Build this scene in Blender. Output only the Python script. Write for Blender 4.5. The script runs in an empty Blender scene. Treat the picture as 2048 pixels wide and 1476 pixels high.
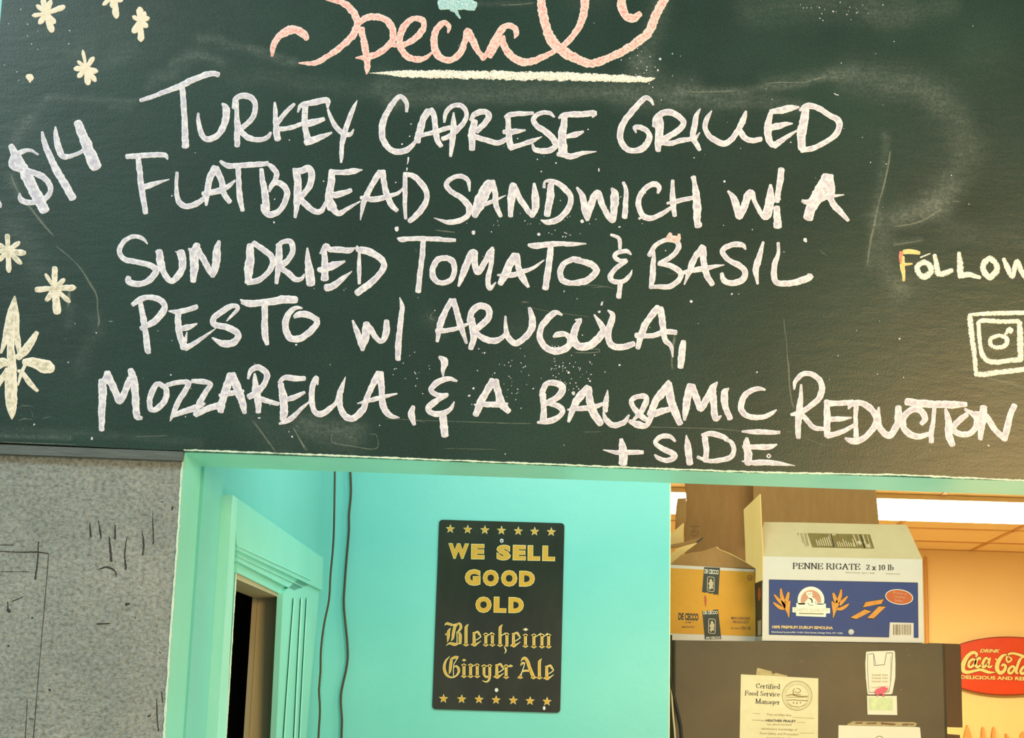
import bpy, math, random
import numpy as np
from mathutils import Vector, Matrix

# ------------------------------------------------------------------ camera
FPX, CX, CY = 3200.0, 1024.0, 738.0
TILT, ROLL, EYE = math.radians(12.67), math.radians(1.7), 1.60
ct, st = math.cos(TILT), math.sin(TILT)
FWD = Vector((0, ct, st)); R0 = Vector((1, 0, 0)); U0 = Vector((0, -st, ct))
RGT = R0 * math.cos(ROLL) + U0 * math.sin(ROLL)
UPV = U0 * math.cos(ROLL) - R0 * math.sin(ROLL)
CAM = Vector((0, 0, EYE))
SC = bpy.context.scene
COL = SC.collection
cd = bpy.data.cameras.new('camera'); cam = bpy.data.objects.new('camera', cd); COL.objects.link(cam)
cd.sensor_width = 36; cd.lens = FPX / 2048 * 36; cd.clip_start = 0.05; cd.clip_end = 60
m3 = Matrix((RGT, UPV, -FWD)).transposed()
cam.matrix_world = Matrix.Translation(CAM) @ m3.to_4x4()
SC.camera = cam
SC.view_settings.view_transform = 'Standard'; SC.view_settings.look = 'None'
SC.view_settings.gamma = 1; SC.view_settings.use_curve_mapping = False
SC.view_settings.exposure = 0.0
try:
    SC.cycles.max_bounces = 6; SC.cycles.sample_clamp_indirect = 4
except Exception: pass

# ------------------------------------------------------------------ light
def lin(h):
    h = h.lstrip('#'); out = []
    for i in (0, 2, 4):
        c = int(h[i:i+2], 16) / 255
        out.append(c / 12.92 if c <= .04045 else ((c + .055) / 1.055) ** 2.4)
    return out
W = bpy.data.worlds.new('world'); SC.world = W; W.use_nodes = True
bg = W.node_tree.nodes['Background']
bg.inputs[0].default_value = (0.86, 0.98, 1.0, 1); bg.inputs[1].default_value = 0.5
def area(name, loc, target, size, power, color, size_y=None):
    l = bpy.data.lights.new(name, 'AREA'); l.energy = power; l.color = color; l.size = size
    if size_y: l.shape = 'RECTANGLE'; l.size_y = size_y
    o = bpy.data.objects.new(name, l); COL.objects.link(o); o.location = loc
    d = Vector(target) - Vector(loc); o.rotation_euler = d.to_track_quat('-Z', 'Y').to_euler()
    return o
# dining room ceiling light (cool) up on the left, then unseen lights added for effect: a warm one on the right,
# and three fills behind and under the beam
area('dining_room_light', (-2.9, -.6, 4.7), (-.1, 2.5, 2.0), 1.2, 98, (0.80, 0.98, 1.0), .9)
area('board_warm_fill', (1.58, 0.3, 2.2), (0.9, 2.5, 1.9), .8, 60, (1.0, .60, .22), .5)  # added light, placed so its reflection gives the board a warm sheen
area('alcove_fill', (.05, 2.95, 2.55), (0.2, 3.95, 1.7), .5, 6.6, (0.96, 1.0, .93), .2)  # unseen fill added to brighten the teal alcove
area('carton_fill', (.95, 3.0, 2.5), (.85, 4.1, 1.9), .7, 9.5, (1.0, .86, .62), .2)  # unseen warm fill added to light the carton fronts
area('soffit_fill', (.68, 2.57, 1.15), (.68, 2.57, 2.0), 1.3, 7.0, (1.0, .82, .56), .12)  # added fill from below, lifts the soffit and jamb

# ------------------------------------------------------------------ helpers
class Plane:
    def __init__(s, o, n): s.o = Vector(o); s.n = Vector(n).normalized()
    def pt(s, px, py, off=0.0):
        d = FWD + RGT * ((px - CX) / FPX) - UPV * ((py - CY) / FPX)
        return CAM + d * ((s.o + s.n * off - CAM).dot(s.n) / d.dot(s.n))
def YP(y): return Plane((0, y, 0), (0, -1, 0))
def ZP(z): return Plane((0, 0, z), (0, 0, -1))
PF = YP(2.485)                       # face of the chalkboard
def tag(o, label=None, cat=None, group=None, kind=None):
    if label: o['label'] = label
    if cat: o['category'] = cat
    if group: o['group'] = group
    if kind: o['kind'] = kind
    return o
def empty(name, loc, **k):
    o = bpy.data.objects.new(name, None); COL.objects.link(o); o.location = loc; o.empty_display_size = .05
    bpy.context.view_layer.update()
    return tag(o, **k)
def link(name, me, m, parent=None, smooth=False, **k):
    o = bpy.data.objects.new(name, me); COL.objects.link(o)
    if m is not None: me.materials.append(m)
    if parent is not None:
        o.parent = parent
        loc = Vector(parent.location); p = parent.parent
        while p is not None: loc += p.location; p = p.parent
        o.location = -loc
    if smooth:
        for p in me.polygons: p.use_smooth = True
    return tag(o, **k)
def rebase(o):
    """origin to the centre of the mesh's base (top-level single meshes)"""
    me = o.data; vs = [v.co for v in me.vertices]
    c = Vector((sum(v.x for v in vs) / len(vs), sum(v.y for v in vs) / len(vs), min(v.z for v in vs)))
    me.transform(Matrix.Translation(-c)); o.location = o.location + c
    return o
class MB:
    def __init__(s): s.v = []; s.f = []; s.e = []
    def add(s, vs, fs, e=None):
        b = len(s.v); s.v += [tuple(v) for v in vs]; s.f += [[b + i for i in f] for f in fs]
        s.e += list(e) if e is not None else [0.0] * len(vs)
        return s
    def build(s, name, m, parent=None, smooth=False, **k):
        me = bpy.data.meshes.new(name); me.from_pydata(s.v, [], s.f); me.update()
        a = me.attributes.new('edge', 'FLOAT', 'POINT'); a.data.foreach_set('value', s.e)
        return link(name, me, m, parent, smooth, **k)
    def box(s, a, b):
        x0, y0, z0 = a; x1, y1, z1 = b
        return s.add([(x0,y0,z0),(x1,y0,z0),(x1,y1,z0),(x0,y1,z0),(x0,y0,z1),(x1,y0,z1),(x1,y1,z1),(x0,y1,z1)],
                     [(0,3,2,1),(4,5,6,7),(0,1,5,4),(1,2,6,5),(2,3,7,6),(3,0,4,7)])
    def prism(s, top, vec):
        """polygon of world points + extrusion vector"""
        n = len(top); bot = [Vector(p) + Vector(vec) for p in top]
        return s.add(list(top) + bot, [tuple(range(n)), tuple(range(2 * n - 1, n - 1, -1))] +
                     [(i, i + n, (i + 1) % n + n, (i + 1) % n) for i in range(n)])
    def poly(s, pl, pts, off=.0, th=.002):
        """pixel polygon on a plane, front at off, thickness th towards the wall"""
        return s.prism([pl.pt(x, y, off) for x, y in pts], pl.n * -th)
    def tube(s, pts, r, n=6):
        pts = [Vector(p) for p in pts]; rings = []
        for i, p in enumerate(pts):
            t = (pts[min(i + 1, len(pts) - 1)] - pts[max(i - 1, 0)]).normalized()
            a = t.cross(Vector((0, 1, .01))).normalized()
            if a.length < .5: a = t.cross(Vector((1, 0, 0))).normalized()
            b = t.cross(a); rr = r[i] if isinstance(r, (list, tuple)) else r
            rings.append([p + (a * math.cos(2*math.pi*k/n) + b * math.sin(2*math.pi*k/n)) * rr for k in range(n)])
        vs = [v for g in rings for v in g]
        fs = [(i*n+k, i*n+(k+1)%n, (i+1)*n+(k+1)%n, (i+1)*n+k) for i in range(len(pts)-1) for k in range(n)]
        fs += [tuple(range(n)), tuple(range(len(vs)-1, len(vs)-n-1, -1))]
        return s.add(vs, fs)
def catmull(P, step):
    P = [np.array(p, float) for p in P]; out = []
    n = len(P)
    if n == 2:
        L = math.hypot(*(P[1] - P[0])[:2]); k = max(2, int(L / step))
        return [P[0] + (P[1] - P[0]) * i / k for i in range(k + 1)]
    for i in range(n - 1):
        p0 = P[i-1] if i else 2*P[0]-P[1]; p1 = P[i]; p2 = P[i+1]; p3 = P[i+2] if i+2 < n else 2*P[-1]-P[-2]
        k = max(1, int(math.hypot(*(p2 - p1)[:2]) / step))
        for j in range(k):
            t = j / k
            q = .5*((2*p1)+(-p0+p2)*t+(2*p0-5*p1+4*p2-p3)*t*t+(-p0+3*p1-3*p2+p3)*t**3)
            out.append(q)
    out.append(P[-1]); return out
RNG = random.Random(7)
def ribbon(mb, pl, P, h=.0006, base=0.0, step=3.0, rough=.07, cap=True, closed=False, fade=False, seed=None):
    """P: list of (px,py,width px). A domed paint ribbon lying on a plane."""
    if closed: P = list(P) + [P[0]]
    Q = catmull(P, step); n = len(Q)
    ctr = []; 
    for i, q in enumerate(Q):
        a = Q[max(i-1, 0)]; b = Q[min(i+1, n-1)]
        if closed and i in (0, n-1): a, b = Q[n-2], Q[1]
        t = b[:2] - a[:2]; L = math.hypot(*t) or 1; t = t / L
        ctr.append((q[0], q[1], max(q[2], .3) / 2, t))
    if cap and not closed:
        def caps(c, s):
            r = c[2]; o = []
            for ang in (35, 62, 80):
                a = math.radians(ang)
                o.append((c[0] + s*c[3][0]*r*.55*math.sin(a), c[1] + s*c[3][1]*r*.55*math.sin(a), r*math.cos(a)*1.0 + .1, c[3]))
            return o
        ctr = caps(ctr[0], -1)[::-1] + ctr + caps(ctr[-1], 1)
    cols = ((-1, 0.0), (-.74, .8), (0, 1.0), (.74, .8), (1, 0.0))
    vs = []; es = []; n = len(ctr); ja = jb = 0
    for i, (x, y, r, t) in enumerate(ctr):
        ja = .6*ja + RNG.uniform(-1, 1)*rough; jb = .6*jb + RNG.uniform(-1, 1)*rough
        if closed and i in (0, n-1): ja = jb = 0
        nx, ny = -t[1], t[0]
        endd = min(i, n-1-i)
        for c, hh in cols:
            k = r*(1 + (ja if c < 0 else jb)) if c else r
            vs.append(pl.pt(x + nx*c*k, y + ny*c*k, base + hh*h))
            e = abs(c)
            if not closed and endd < 3: e = max(e, 1 - endd*.33)
            es.append(e if not fade else max(e, max(0, 1 - endd / (n*.25))))
    fs = [(i*5+k, i*5+k+1, (i+1)*5+k+1, (i+1)*5+k) for i in range(n-1) for k in range(4)]
    mb.add(vs, fs, es)
def flat(mb, pl, P, off, step=2.0, nib=None, closed=False, th=None):
    """flat ribbon (print), optional broad nib vector (unit, pixel space)"""
    if closed: P = list(P) + [P[0]]
    Q = catmull(P, step); n = len(Q); vs = []
    for i, q in enumerate(Q):
        a = Q[max(i-1, 0)]; b = Q[min(i+1, n-1)]
        if closed and i in (0, n-1): a, b = Q[n-2], Q[1]
        t = b[:2]-a[:2]; t = t/(math.hypot(*t) or 1); r = q[2]/2
        nx, ny = -t[1]*r, t[0]*r
        if nib:
            s = 1 if nx*nib[0]+ny*nib[1] >= 0 else -1
            nx, ny = nib[0]*r*s*.8 + nx*.25, nib[1]*r*s*.8 + ny*.25
        vs += [pl.pt(q[0]-nx, q[1]-ny, off), pl.pt(q[0]+nx, q[1]+ny, off)]
    mb.add(vs, [(2*i, 2*i+1, 2*i+3, 2*i+2) for i in range(n-1)])
def parse(s, ox, oy, sc, w0=40):
    out = []
    for st_ in s.split('|'):
        P = []
        for tok in st_.split():
            a = tok.split(',')
            P.append((ox + float(a[0])/sc, oy + float(a[1])/sc, (float(a[2]) if len(a) > 2 else w0)/sc))
        if P: out.append(P)
    return out
# ---- text from Blender's built-in font, mapped into a pixel quad on a plane
def text_mesh(body, bold=0.0, shear=0.0):
    cu = bpy.data.curves.new('t', 'FONT'); cu.body = body; cu.size = 1; cu.offset = bold; cu.shear = shear
    cu.resolution_u = 3
    o = bpy.data.objects.new('t', cu); COL.objects.link(o)
    dg = bpy.context.evaluated_depsgraph_get(); me = bpy.data.meshes.new_from_object(o.evaluated_get(dg))
    V = [tuple(v.co[:2]) for v in me.vertices]; F = [tuple(p.vertices) for p in me.polygons]
    bpy.data.objects.remove(o); bpy.data.meshes.remove(me); bpy.data.curves.remove(cu)
    return V, F
def put_text(mb, pl, body, x0, y0, x1, y1, cap, off, bold=0.0, shear=0.0, capu=None):
    """baseline from (x0,y0) to (x1,y1) px, cap height px"""
    V, F = text_mesh(body, bold, shear)
    if not V: return
    a = min(v[0] for v in V); b = max(v[0] for v in V)
    cu = capu or .729 + 2*bold
    L = math.hypot(x1-x0, y1-y0); ux, uy = (x1-x0)/L, (y1-y0)/L
    vs = []
    for x, y in V:
        s = (x-a)/(b-a)*L; h = (y+bold)/cu*cap
        vs.append(pl.pt(x0+ux*s+uy*h, y0+uy*s-ux*h, off))
    mb.add(vs, F)
# ---- small serif alphabet drawn with a vertical-stress pen
SF = {
'P': (.62, "0.14,0 0.14,1|0.14,.97 0.42,.97 0.56,.75 0.42,.5 0.14,.5", "0.14,0 0.14,1"),
'E': (.66, "0.14,0 0.14,1|0.14,.97 0.56,.97|0.14,.52 0.44,.52|0.14,.03 0.58,.03|0.56,.97 0.57,.78|0.58,.03 0.6,.24|0.44,.42 0.44,.62", "0.14,0"),
'N': (.76, "0.14,0 0.14,1|0.14,1 0.62,0|0.62,0 0.62,1", "0.14,0 0.14,1 0.62,1"),
'R': (.70, "0.14,0 0.14,1|0.14,.97 0.42,.97 0.54,.76 0.42,.53 0.14,.53|0.36,.53 0.64,0", "0.14,0 0.14,1 0.64,0"),
'I': (.34, "0.17,0 0.17,1", "0.17,0 0.17,1"),
'G': (.78, "0.62,.78 0.52,.95 0.34,.98 0.14,.78 0.12,.4 0.24,.06 0.44,.02 0.62,.12|0.62,.06 0.62,.42|0.62,.72 0.62,.98", "0.62,.42"),
'A': (.74, "0.08,0 0.36,1|0.36,1 0.62,0|0.2,.36 0.5,.36", "0.08,0 0.62,0"),
'T': (.66, "0.33,0 0.33,1|0.06,.97 0.6,.97|0.06,.97 0.04,.76|0.6,.97 0.62,.76", "0.33,0"),
'2': (.56, "0.1,.74 0.18,.94 0.36,.95 0.46,.78 0.4,.55 0.1,.05|0.08,.05 0.48,.05|0.48,.05 0.5,.2", ""),
'x': (.54, "0.08,.62 0.44,0|0.44,.62 0.1,0", "0.08,.62 0.44,.62 0.44,0 0.1,0"),
'1': (.42, "0.22,0 0.22,.96|0.1,.82 0.22,.95", "0.22,0"),
'0': (.56, "0.28,.97 0.12,.8 0.1,.5 0.14,.16 0.28,.02 0.44,.16 0.46,.5 0.42,.82 0.28,.97", ""),
'l': (.30, "0.15,0 0.15,1", "0.15,0 0.12,1"),
'b': (.56, "0.13,0 0.13,1|0.13,.5 0.3,.62 0.46,.48 0.46,.16 0.3,.02 0.13,.1", "0.1,1"),
'C': (.70, "0.58,.76 0.5,.94 0.34,.97 0.14,.78 0.12,.4 0.24,.08 0.42,.02 0.6,.2|0.58,.7 0.58,.98", ""),
'e': (.50, "0.08,.36 0.42,.36 0.38,.56 0.24,.62 0.1,.46 0.08,.2 0.22,.03 0.42,.14", ""),
'r': (.42, "0.12,0 0.12,.6|0.12,.42 0.24,.58 0.36,.56", "0.12,0 0.08,.6"),
't': (.36, "0.16,.86 0.16,.12 0.22,.03 0.32,.08|0.04,.6 0.3,.6", ""),
'i': (.30, "0.15,0 0.15,.6|0.15,.82 0.15,.94", "0.15,0 0.1,.6"),
'f': (.36, "0.15,0 0.15,.82 0.2,.96 0.34,.94|0.04,.6 0.3,.6", "0.15,0"),
'd': (.56, "0.42,0 0.42,1|0.42,.5 0.28,.62 0.12,.48 0.1,.16 0.26,.02 0.42,.1", "0.38,1 0.46,0"),
'F': (.60, "0.14,0 0.14,1|0.14,.97 0.54,.97|0.14,.52 0.42,.52|0.54,.97 0.55,.76|0.42,.4 0.42,.64", "0.14,0"),
'o': (.54, "0.26,.62 0.12,.5 0.08,.3 0.14,.1 0.26,.02 0.4,.1 0.45,.32 0.4,.52 0.26,.62", ""),
'S': (.58, "0.46,.78 0.42,.92 0.28,.97 0.12,.84 0.14,.64 0.42,.4 0.46,.18 0.3,.02 0.12,.1 0.08,.26", ""),
'v': (.52, "0.08,.62 0.26,0|0.26,0 0.44,.62", "0.08,.62 0.44,.62"),
'c': (.48, "0.4,.46 0.34,.6 0.22,.62 0.1,.46 0.08,.2 0.22,.03 0.4,.14", ""),
'M': (.92, "0.14,0 0.14,1|0.14,1 0.45,0.02|0.45,0.02 0.76,1|0.76,1 0.76,0", "0.14,0 0.14,1 0.76,0 0.76,1"),
'a': (.50, "0.1,.5 0.24,.62 0.36,.52 0.36,0|0.36,.36 0.14,.28 0.08,.12 0.2,.02 0.36,.1|0.36,.04 0.46,.02", ""),
'n': (.58, "0.12,0 0.12,.6|0.12,.46 0.28,.62 0.42,.52 0.42,0", "0.12,0 0.42,0 0.08,.6"),
'g': (.52, "0.4,.6 0.4,-.12 0.26,-.28 0.1,-.2|0.4,.5 0.26,.62 0.1,.48 0.1,.2 0.26,.08 0.4,.18|0.4,.6 0.5,.62", ""),
' ': (.30, "", "")}
def serif(mb, pl, body, x0, y0, x1, y1, cap, off, wt=.17):
    tot = sum(SF[c][0] for c in body); L = math.hypot(x1-x0, y1-y0); ux, uy = (x1-x0)/L, (y1-y0)/L
    k = L/tot; cur = 0
    for c in body:
        w, stx, ser = SF[c]
        def mp(x, y): s = (cur+x)*k; h = y*cap; return (x0+ux*s+uy*h, y0+uy*s-ux*h)
        for s_ in stx.split('|'):
            P = [tuple(map(float, t.split(','))) for t in s_.split()]
            if len(P) < 2: continue
            P = [(*mp(*p), wt*cap) for p in P]
            flat(mb, pl, P, off, step=cap/6, nib=(1, 0))
        for t in ser.split():
            x, y = map(float, t.split(','))
            a = mp(x-.12, y); b = mp(x+.12, y)
            flat(mb, pl, [(*a, .07*cap), (*b, .07*cap)], off)
        cur += w

# ------------------------------------------------------------------ materials
def nodes(name):
    m = bpy.data.materials.new(name); m.use_nodes = True; nt = m.node_tree
    return m, nt, nt.nodes['Principled BSDF']
def N(nt, t, **k):
    n = nt.nodes.new(t)
    for a, b in k.items():
        if a in n.inputs: n.inputs[a].default_value = b
        else: setattr(n, a, b)
    return n
def noise(nt, scale, detail=4, rough=.6, stretch=None, dist=0):
    tc = N(nt, 'ShaderNodeTexCoord'); mp = N(nt, 'ShaderNodeMapping')
    if stretch: mp.inputs['Scale'].default_value = stretch
    nt.links.new(tc.outputs['Object'], mp.inputs['Vector'])
    n = N(nt, 'ShaderNodeTexNoise'); n.inputs['Scale'].default_value = scale; n.inputs['Detail'].default_value = detail
    n.inputs['Roughness'].default_value = rough; n.inputs['Distortion'].default_value = dist
    nt.links.new(mp.outputs[0], n.inputs['Vector']); return n.outputs['Fac']
def ramp(nt, fac, stops):
    r = N(nt, 'ShaderNodeValToRGB'); e = r.color_ramp.elements
    while len(e) < len(stops): e.new(.5)
    for i, (p, c) in enumerate(stops):
        e[i].position = p; e[i].color = (*(lin(c) if isinstance(c, str) else (c, c, c)), 1)
    nt.links.new(fac, r.inputs[0]); return r.outputs[0]
def mix(nt, fac, a, b, mode='MIX'):
    m = N(nt, 'ShaderNodeMix', data_type='RGBA', blend_type=mode)
    for sock, v in ((0, fac), (6, a), (7, b)):
        if isinstance(v, (int, float)): m.inputs[sock].default_value = v
        elif isinstance(v, str): m.inputs[sock].default_value = (*lin(v), 1)
        else: nt.links.new(v, m.inputs[sock])
    return m.outputs[2]
def bump(nt, b, fac, strength=.3, dist=.002, prev=None):
    n = N(nt, 'ShaderNodeBump'); n.inputs['Strength'].default_value = strength; n.inputs['Distance'].default_value = dist
    nt.links.new(fac, n.inputs['Height'])
    if prev is not None: nt.links.new(prev, n.inputs['Normal'])
    nt.links.new(n.outputs[0], b.inputs['Normal']); return n.outputs[0]
def mat(name, c, rough=.6, var=None, vs=12, bmp=0, bs=60, bd=.001, stretch=None, metal=0, spec=.5, emit=0):
    m, nt, b = nodes(name)
    if var: nt.links.new(ramp(nt, noise(nt, vs, 5, .6, stretch), [(.3, c), (.7, var)]), b.inputs['Base Color'])
    else:
        nt.links.new(mix(nt, noise(nt, 30, 3), c, c), b.inputs['Base Color'])
    b.inputs['Roughness'].default_value = rough; b.inputs['Metallic'].default_value = metal
    b.inputs['Specular IOR Level'].default_value = spec
    if bmp: bump(nt, b, noise(nt, bs, 4, .6, stretch), bmp, bd)
    if emit:
        b.inputs['Emission Color'].default_value = (*lin(c), 1); b.inputs['Emission Strength'].default_value = emit
    return m
def paint_pen(name, edge, core, spot, rough=.7, scale=160, breakup=0):
    """marker paint: bright rim, streaky mottled core"""
    m, nt, b = nodes(name)
    at = N(nt, 'ShaderNodeAttribute', attribute_name='edge')
    n1 = noise(nt, scale, 3, .6); core_c = ramp(nt, n1, [(.36, spot), (.52, core), (.66, edge)])
    e = ramp(nt, at.outputs['Fac'], [(.55, 0.0), (.9, 1.0)])
    nt.links.new(mix(nt, e, core_c, edge), b.inputs['Base Color'])
    b.inputs['Roughness'].default_value = rough
    bump(nt, b, noise(nt, 400, 3), .25, .0005)
    if breakup:
        n2 = noise(nt, 420, 3, .7)
        mm = N(nt, 'ShaderNodeMath', operation='MULTIPLY_ADD'); nt.links.new(at.outputs['Fac'], mm.inputs[0])
        mm.inputs[1].default_value = -breakup; nt.links.new(n2, mm.inputs[2])
        nt.links.new(ramp(nt, mm.outputs[0], [(.12, 0.0), (.24, 1.0)]), b.inputs['Alpha'])
    return m
def dust_mat(name, col, strength, scale=260, lo=.35, hi=.75, stretch=None):
    """wiped chalk: partly transparent film, fading to its rim"""
    m, nt, b = nodes(name)
    at = N(nt, 'ShaderNodeAttribute', attribute_name='edge')
    inv = ramp(nt, at.outputs['Fac'], [(0, 1.0), (.5, .45), (1, 0.0)])
    n1 = ramp(nt, noise(nt, scale, 4, .7, stretch), [(lo, 0.0), (hi, 1.0)])
    a = mix(nt, 1.0, inv, n1, 'MULTIPLY'); a = mix(nt, 1.0, a, ramp(nt, noise(nt, 14, 2), [(0, strength*.4), (1, strength*1.6)]), 'MULTIPLY')
    nt.links.new(a, b.inputs['Alpha']); b.inputs['Base Color'].default_value = (*lin(col), 1)
    b.inputs['Roughness'].default_value = .9; b.inputs['Specular IOR Level'].default_value = 0
    return m

def board_mat():
    m, nt, b = nodes('chalkboard_paint')
    at = N(nt, 'ShaderNodeAttribute', attribute_name='dust')
    base = ramp(nt, noise(nt, 5, 5, .6), [(.3, '#1b352c'), (.7, '#234237')])
    grain = ramp(nt, noise(nt, 330, 3, .7), [(.3, .55), (.72, 1.25)])
    base = mix(nt, 1.0, base, grain, 'MULTIPLY')
    speck = ramp(nt, noise(nt, 240, 4, .75), [(.36, .25), (.7, 1.0)])
    streak = ramp(nt, noise(nt, 30, 4, .7, (1, 1, 4)), [(.3, .35), (.7, 1.0)])
    d = mix(nt, 1.0, at.outputs['Fac'], speck, 'MULTIPLY'); d = mix(nt, 1.0, d, ramp(nt, noise(nt, .01, 0), [(0, .7), (1, .7)]), 'MULTIPLY'); d = mix(nt, 1.0, d, streak, 'MULTIPLY')
    nt.links.new(mix(nt, d, base, '#a9b8ae'), b.inputs['Base Color'])
    b.inputs['Roughness'].default_value = .36; b.inputs['Specular IOR Level'].default_value = .42
    n1 = bump(nt, b, noise(nt, 420, 3), .35, .0006)
    bump(nt, b, noise(nt, 26, 3, .5, (1, 1, 3)), .2, .002, n1)
    return m
def orangepeel(name, c1, c2, rough=.45):
    m, nt, b = nodes(name)
    c = ramp(nt, noise(nt, 7, 6, .7), [(.3, c1), (.7, c2)])
    d = ramp(nt, noise(nt, 150, 4, .7), [(.33, .5), (.52, .98), (.72, 1.22)])
    nt.links.new(mix(nt, 1.0, c, d, 'MULTIPLY'), b.inputs['Base Color'])
    b.inputs['Roughness'].default_value = rough
    n1 = bump(nt, b, noise(nt, 75, 4, .55, (1, 1, 1.5), .8), .75, .006)
    bump(nt, b, noise(nt, 190, 4, .7), .5, .0015, n1)
    return m
M = dict(
 board=board_mat(),
 grey=orangepeel('grey_wall_paint', '#848f89', '#a3aaa2', .42),
 greytrim=mat('grey_trim_paint', '#4c5754', .45, '#5f6966', 20, .6, 40, .002, (1, 1, 6)),
 teal=mat('teal_wall_paint', '#72cfcc', .38, '#7ed5d2', 3, .25, 55, .0015),
 tealtrim=mat('teal_gloss_trim', '#8ae2d4', .3, '#96e8dc', 8, .15, 60, .001, (1, 1, .2)),
 tealpale=mat('pale_teal_edge', '#9af0e6', .3, '#b0f6ee', 30, .1, 60, .001, (1, 1, .2)),
 bead=mat('bare_paint_edge', '#dff0dc', .6, '#c7e6cf', 60),
 white=paint_pen('white_chalk_marker', '#f0f4fc', '#d9dbe7', '#c0c1d6'),
 pink=paint_pen('pink_chalk_marker', '#ffe2dc', '#fdd0c9', '#e79c9a', .7, 240),
 cream=paint_pen('cream_chalk_marker', '#f8f4e4', '#ece8d4', '#c6c3a8'),
 creamy=paint_pen('flat_cream_marker', '#faf2dc', '#f5ecd4', '#f0e6ca'),
 aqua=paint_pen('aqua_chalk_marker', '#b9e4e6', '#8ccbd2', '#e6f6f4', .7, 260),
 stick=paint_pen('white_chalk_stick', '#fcfdf6', '#f6f8ee', '#cfd5c8', .9, 300, .3),
 yellowc=paint_pen('yellow_chalk_marker', '#f0e2a0', '#e8d68c', '#d8c47c'),
 salmon=paint_pen('salmon_chalk_marker', '#f0a58c', '#e8927c', '#d8826c'),
 dust=dust_mat('chalk_film', '#b9c8bf', .5), scratch=dust_mat('chalk_scratch', '#b4bfaf', .38, 120, .2, .5),
 dark=mat('dark_crack', '#2a2b29', .8, '#3a3b38', 40),
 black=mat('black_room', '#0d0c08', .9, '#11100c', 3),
 beige=mat('beige_door_paint', '#b3ab8c', .5, '#c2bb9c', 10, .2, 60, .001, (1, 1, .15)),
 wire=mat('dark_cable', '#3a3020', .5, '#54452c', 9, 0, 60, .001, (1, 1, .3)),
 signblk=mat('dark_tin_enamel', '#23241d', .2, '#34352b', 9, .12, 30, .001, (1, 1, .4)),
 gold=mat('gold_enamel', '#cf9c2c', .4, '#d6a433', 40), goldedge=mat('pale_gold_outline', '#f2e2a0', .4, '#f4e6aa', 40),
 chrome=mat('screw_metal', '#d8dad4', .35, '#f0f0ea', 60, 0, 1, 1, None, .3),
 yellowwall=mat('warm_wall_paint', '#f0d08e', .6, '#f2d496', 2, .1, 40, .001),
 tile=mat('ceiling_tile', '#f4d8a0', .8, '#f6dca8', 25, .2, 200, .0008),
 tbar=mat('ceiling_grid_bar', '#cf9a56', .5, '#d4a05c', 10),
 floor=mat('floor_vinyl', '#d2bc96', .6, '#dcc8a4', 6),
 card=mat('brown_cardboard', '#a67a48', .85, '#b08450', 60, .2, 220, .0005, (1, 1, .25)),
 cardlit=mat('lit_tan_cardboard', '#f2c67e', .8, '#f6cf8a', 40, .2, 220, .0005, (1, 1, .25)),  # paler cardboard copy: the lit look of the flaps is in the colour
 cardwhite=mat('white_carton_print', '#d8cdc2', .55, '#ddd2c8', 30, .1, 200, .0004),
 cardcream=mat('cream_carton_flap', '#cdb893', .6, '#d6c29e', 14, .1, 200, .0004),
 yellowbox=mat('ochre_carton_print', '#e3a226', .6, '#da9826', 18, .1, 200, .0004),
 blue=mat('blue_print', '#2b3c78', .6, '#354176', 10),
 ink=mat('dark_ink', '#26241f', .6, '#2e2c26', 50), browninc=mat('brown_ink', '#7d6a3c', .6, '#8b7747', 50),
 sage=mat('grey_print', '#35382f', .6, '#3d4036', 40),
 orange=mat('orange_print', '#d6852f', .6, '#e09a45', 60), rust=mat('rust_print', '#c05a26', .6, '#c96430', 60),
 salmonp=mat('salmon_print', '#cf9070', .6, '#d69a7c', 60), wprint=mat('white_print', '#eee6d2', .6, '#f2ebd9', 60),
 fridge=mat('brown_steel_door', '#3e3522', .42, '#50442b', 5, .1, 90, .0008),
 darksteel=mat('door_gasket', '#1c1a12', .6, '#26231a', 20),
 panel=mat('dark_wood_panel', '#6b4c30', .6, '#7c5c3c', 14, .15, 40, .001, (1, 1, .2)),
 paper=mat('aged_paper', '#dccfa6', .7, '#e4d8b4', 40, .1, 60, .0005),
 whitepaper=mat('white_paper', '#e2dac6', .7, '#e6dfce', 20),
 pinkplastic=mat('pink_magnet', '#e0566e', .45, '#d85068', 40), greencard=mat('pale_green_card', '#bcc79a', .6, '#dbe0b0', 55),
 tape=mat('clear_tape', '#a89a6c', .3, '#8f8058', 90),
 red=mat('red_tin_enamel', '#d0401c', .35, '#d6491f', 12), reddark=mat('maroon_outline', '#7c2a12', .4, '#8a3016', 20),
 creamtin=mat('cream_lettering', '#f0d589', .4, '#f4dc95', 20),
 lampwhite=mat('lamp_diffuser', '#fff3c8', .5, None, 12, emit=22), lampframe=mat('lamp_frame', '#f0d89a', .5, '#f4dea4', 5),
 tan=mat('wooden_utensil', '#e2a862', .6, '#d4954e', 30),
)

# ------------------------------------------------------------------ structure
Y0, WT, YB = 2.5, .14, 3.95            # front wall face, wall thickness, rear wall face
PFW = YP(Y0 + .012)                    # wall face behind the board sheet
ZTOP = 3.3
def ex(pl, a, b, z):                   # x on the line a-b (pixels on plane) at height z
    A, B = pl.pt(*a), pl.pt(*b); t = (z - A.z) / (B.z - A.z); return A.x + (B.x - A.x) * t
JA, JB = (365, 905), (325, 1476)
PJ = YP(Y0)
zl = PJ.pt(365, 900).z; zr = PJ.pt(2048, 958).z
xl = PJ.pt(365, 900).x; xr = PJ.pt(2048, 958).x
def sofz(x): return zl + (zr - zl) * (x - xl) / (xr - xl)
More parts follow.
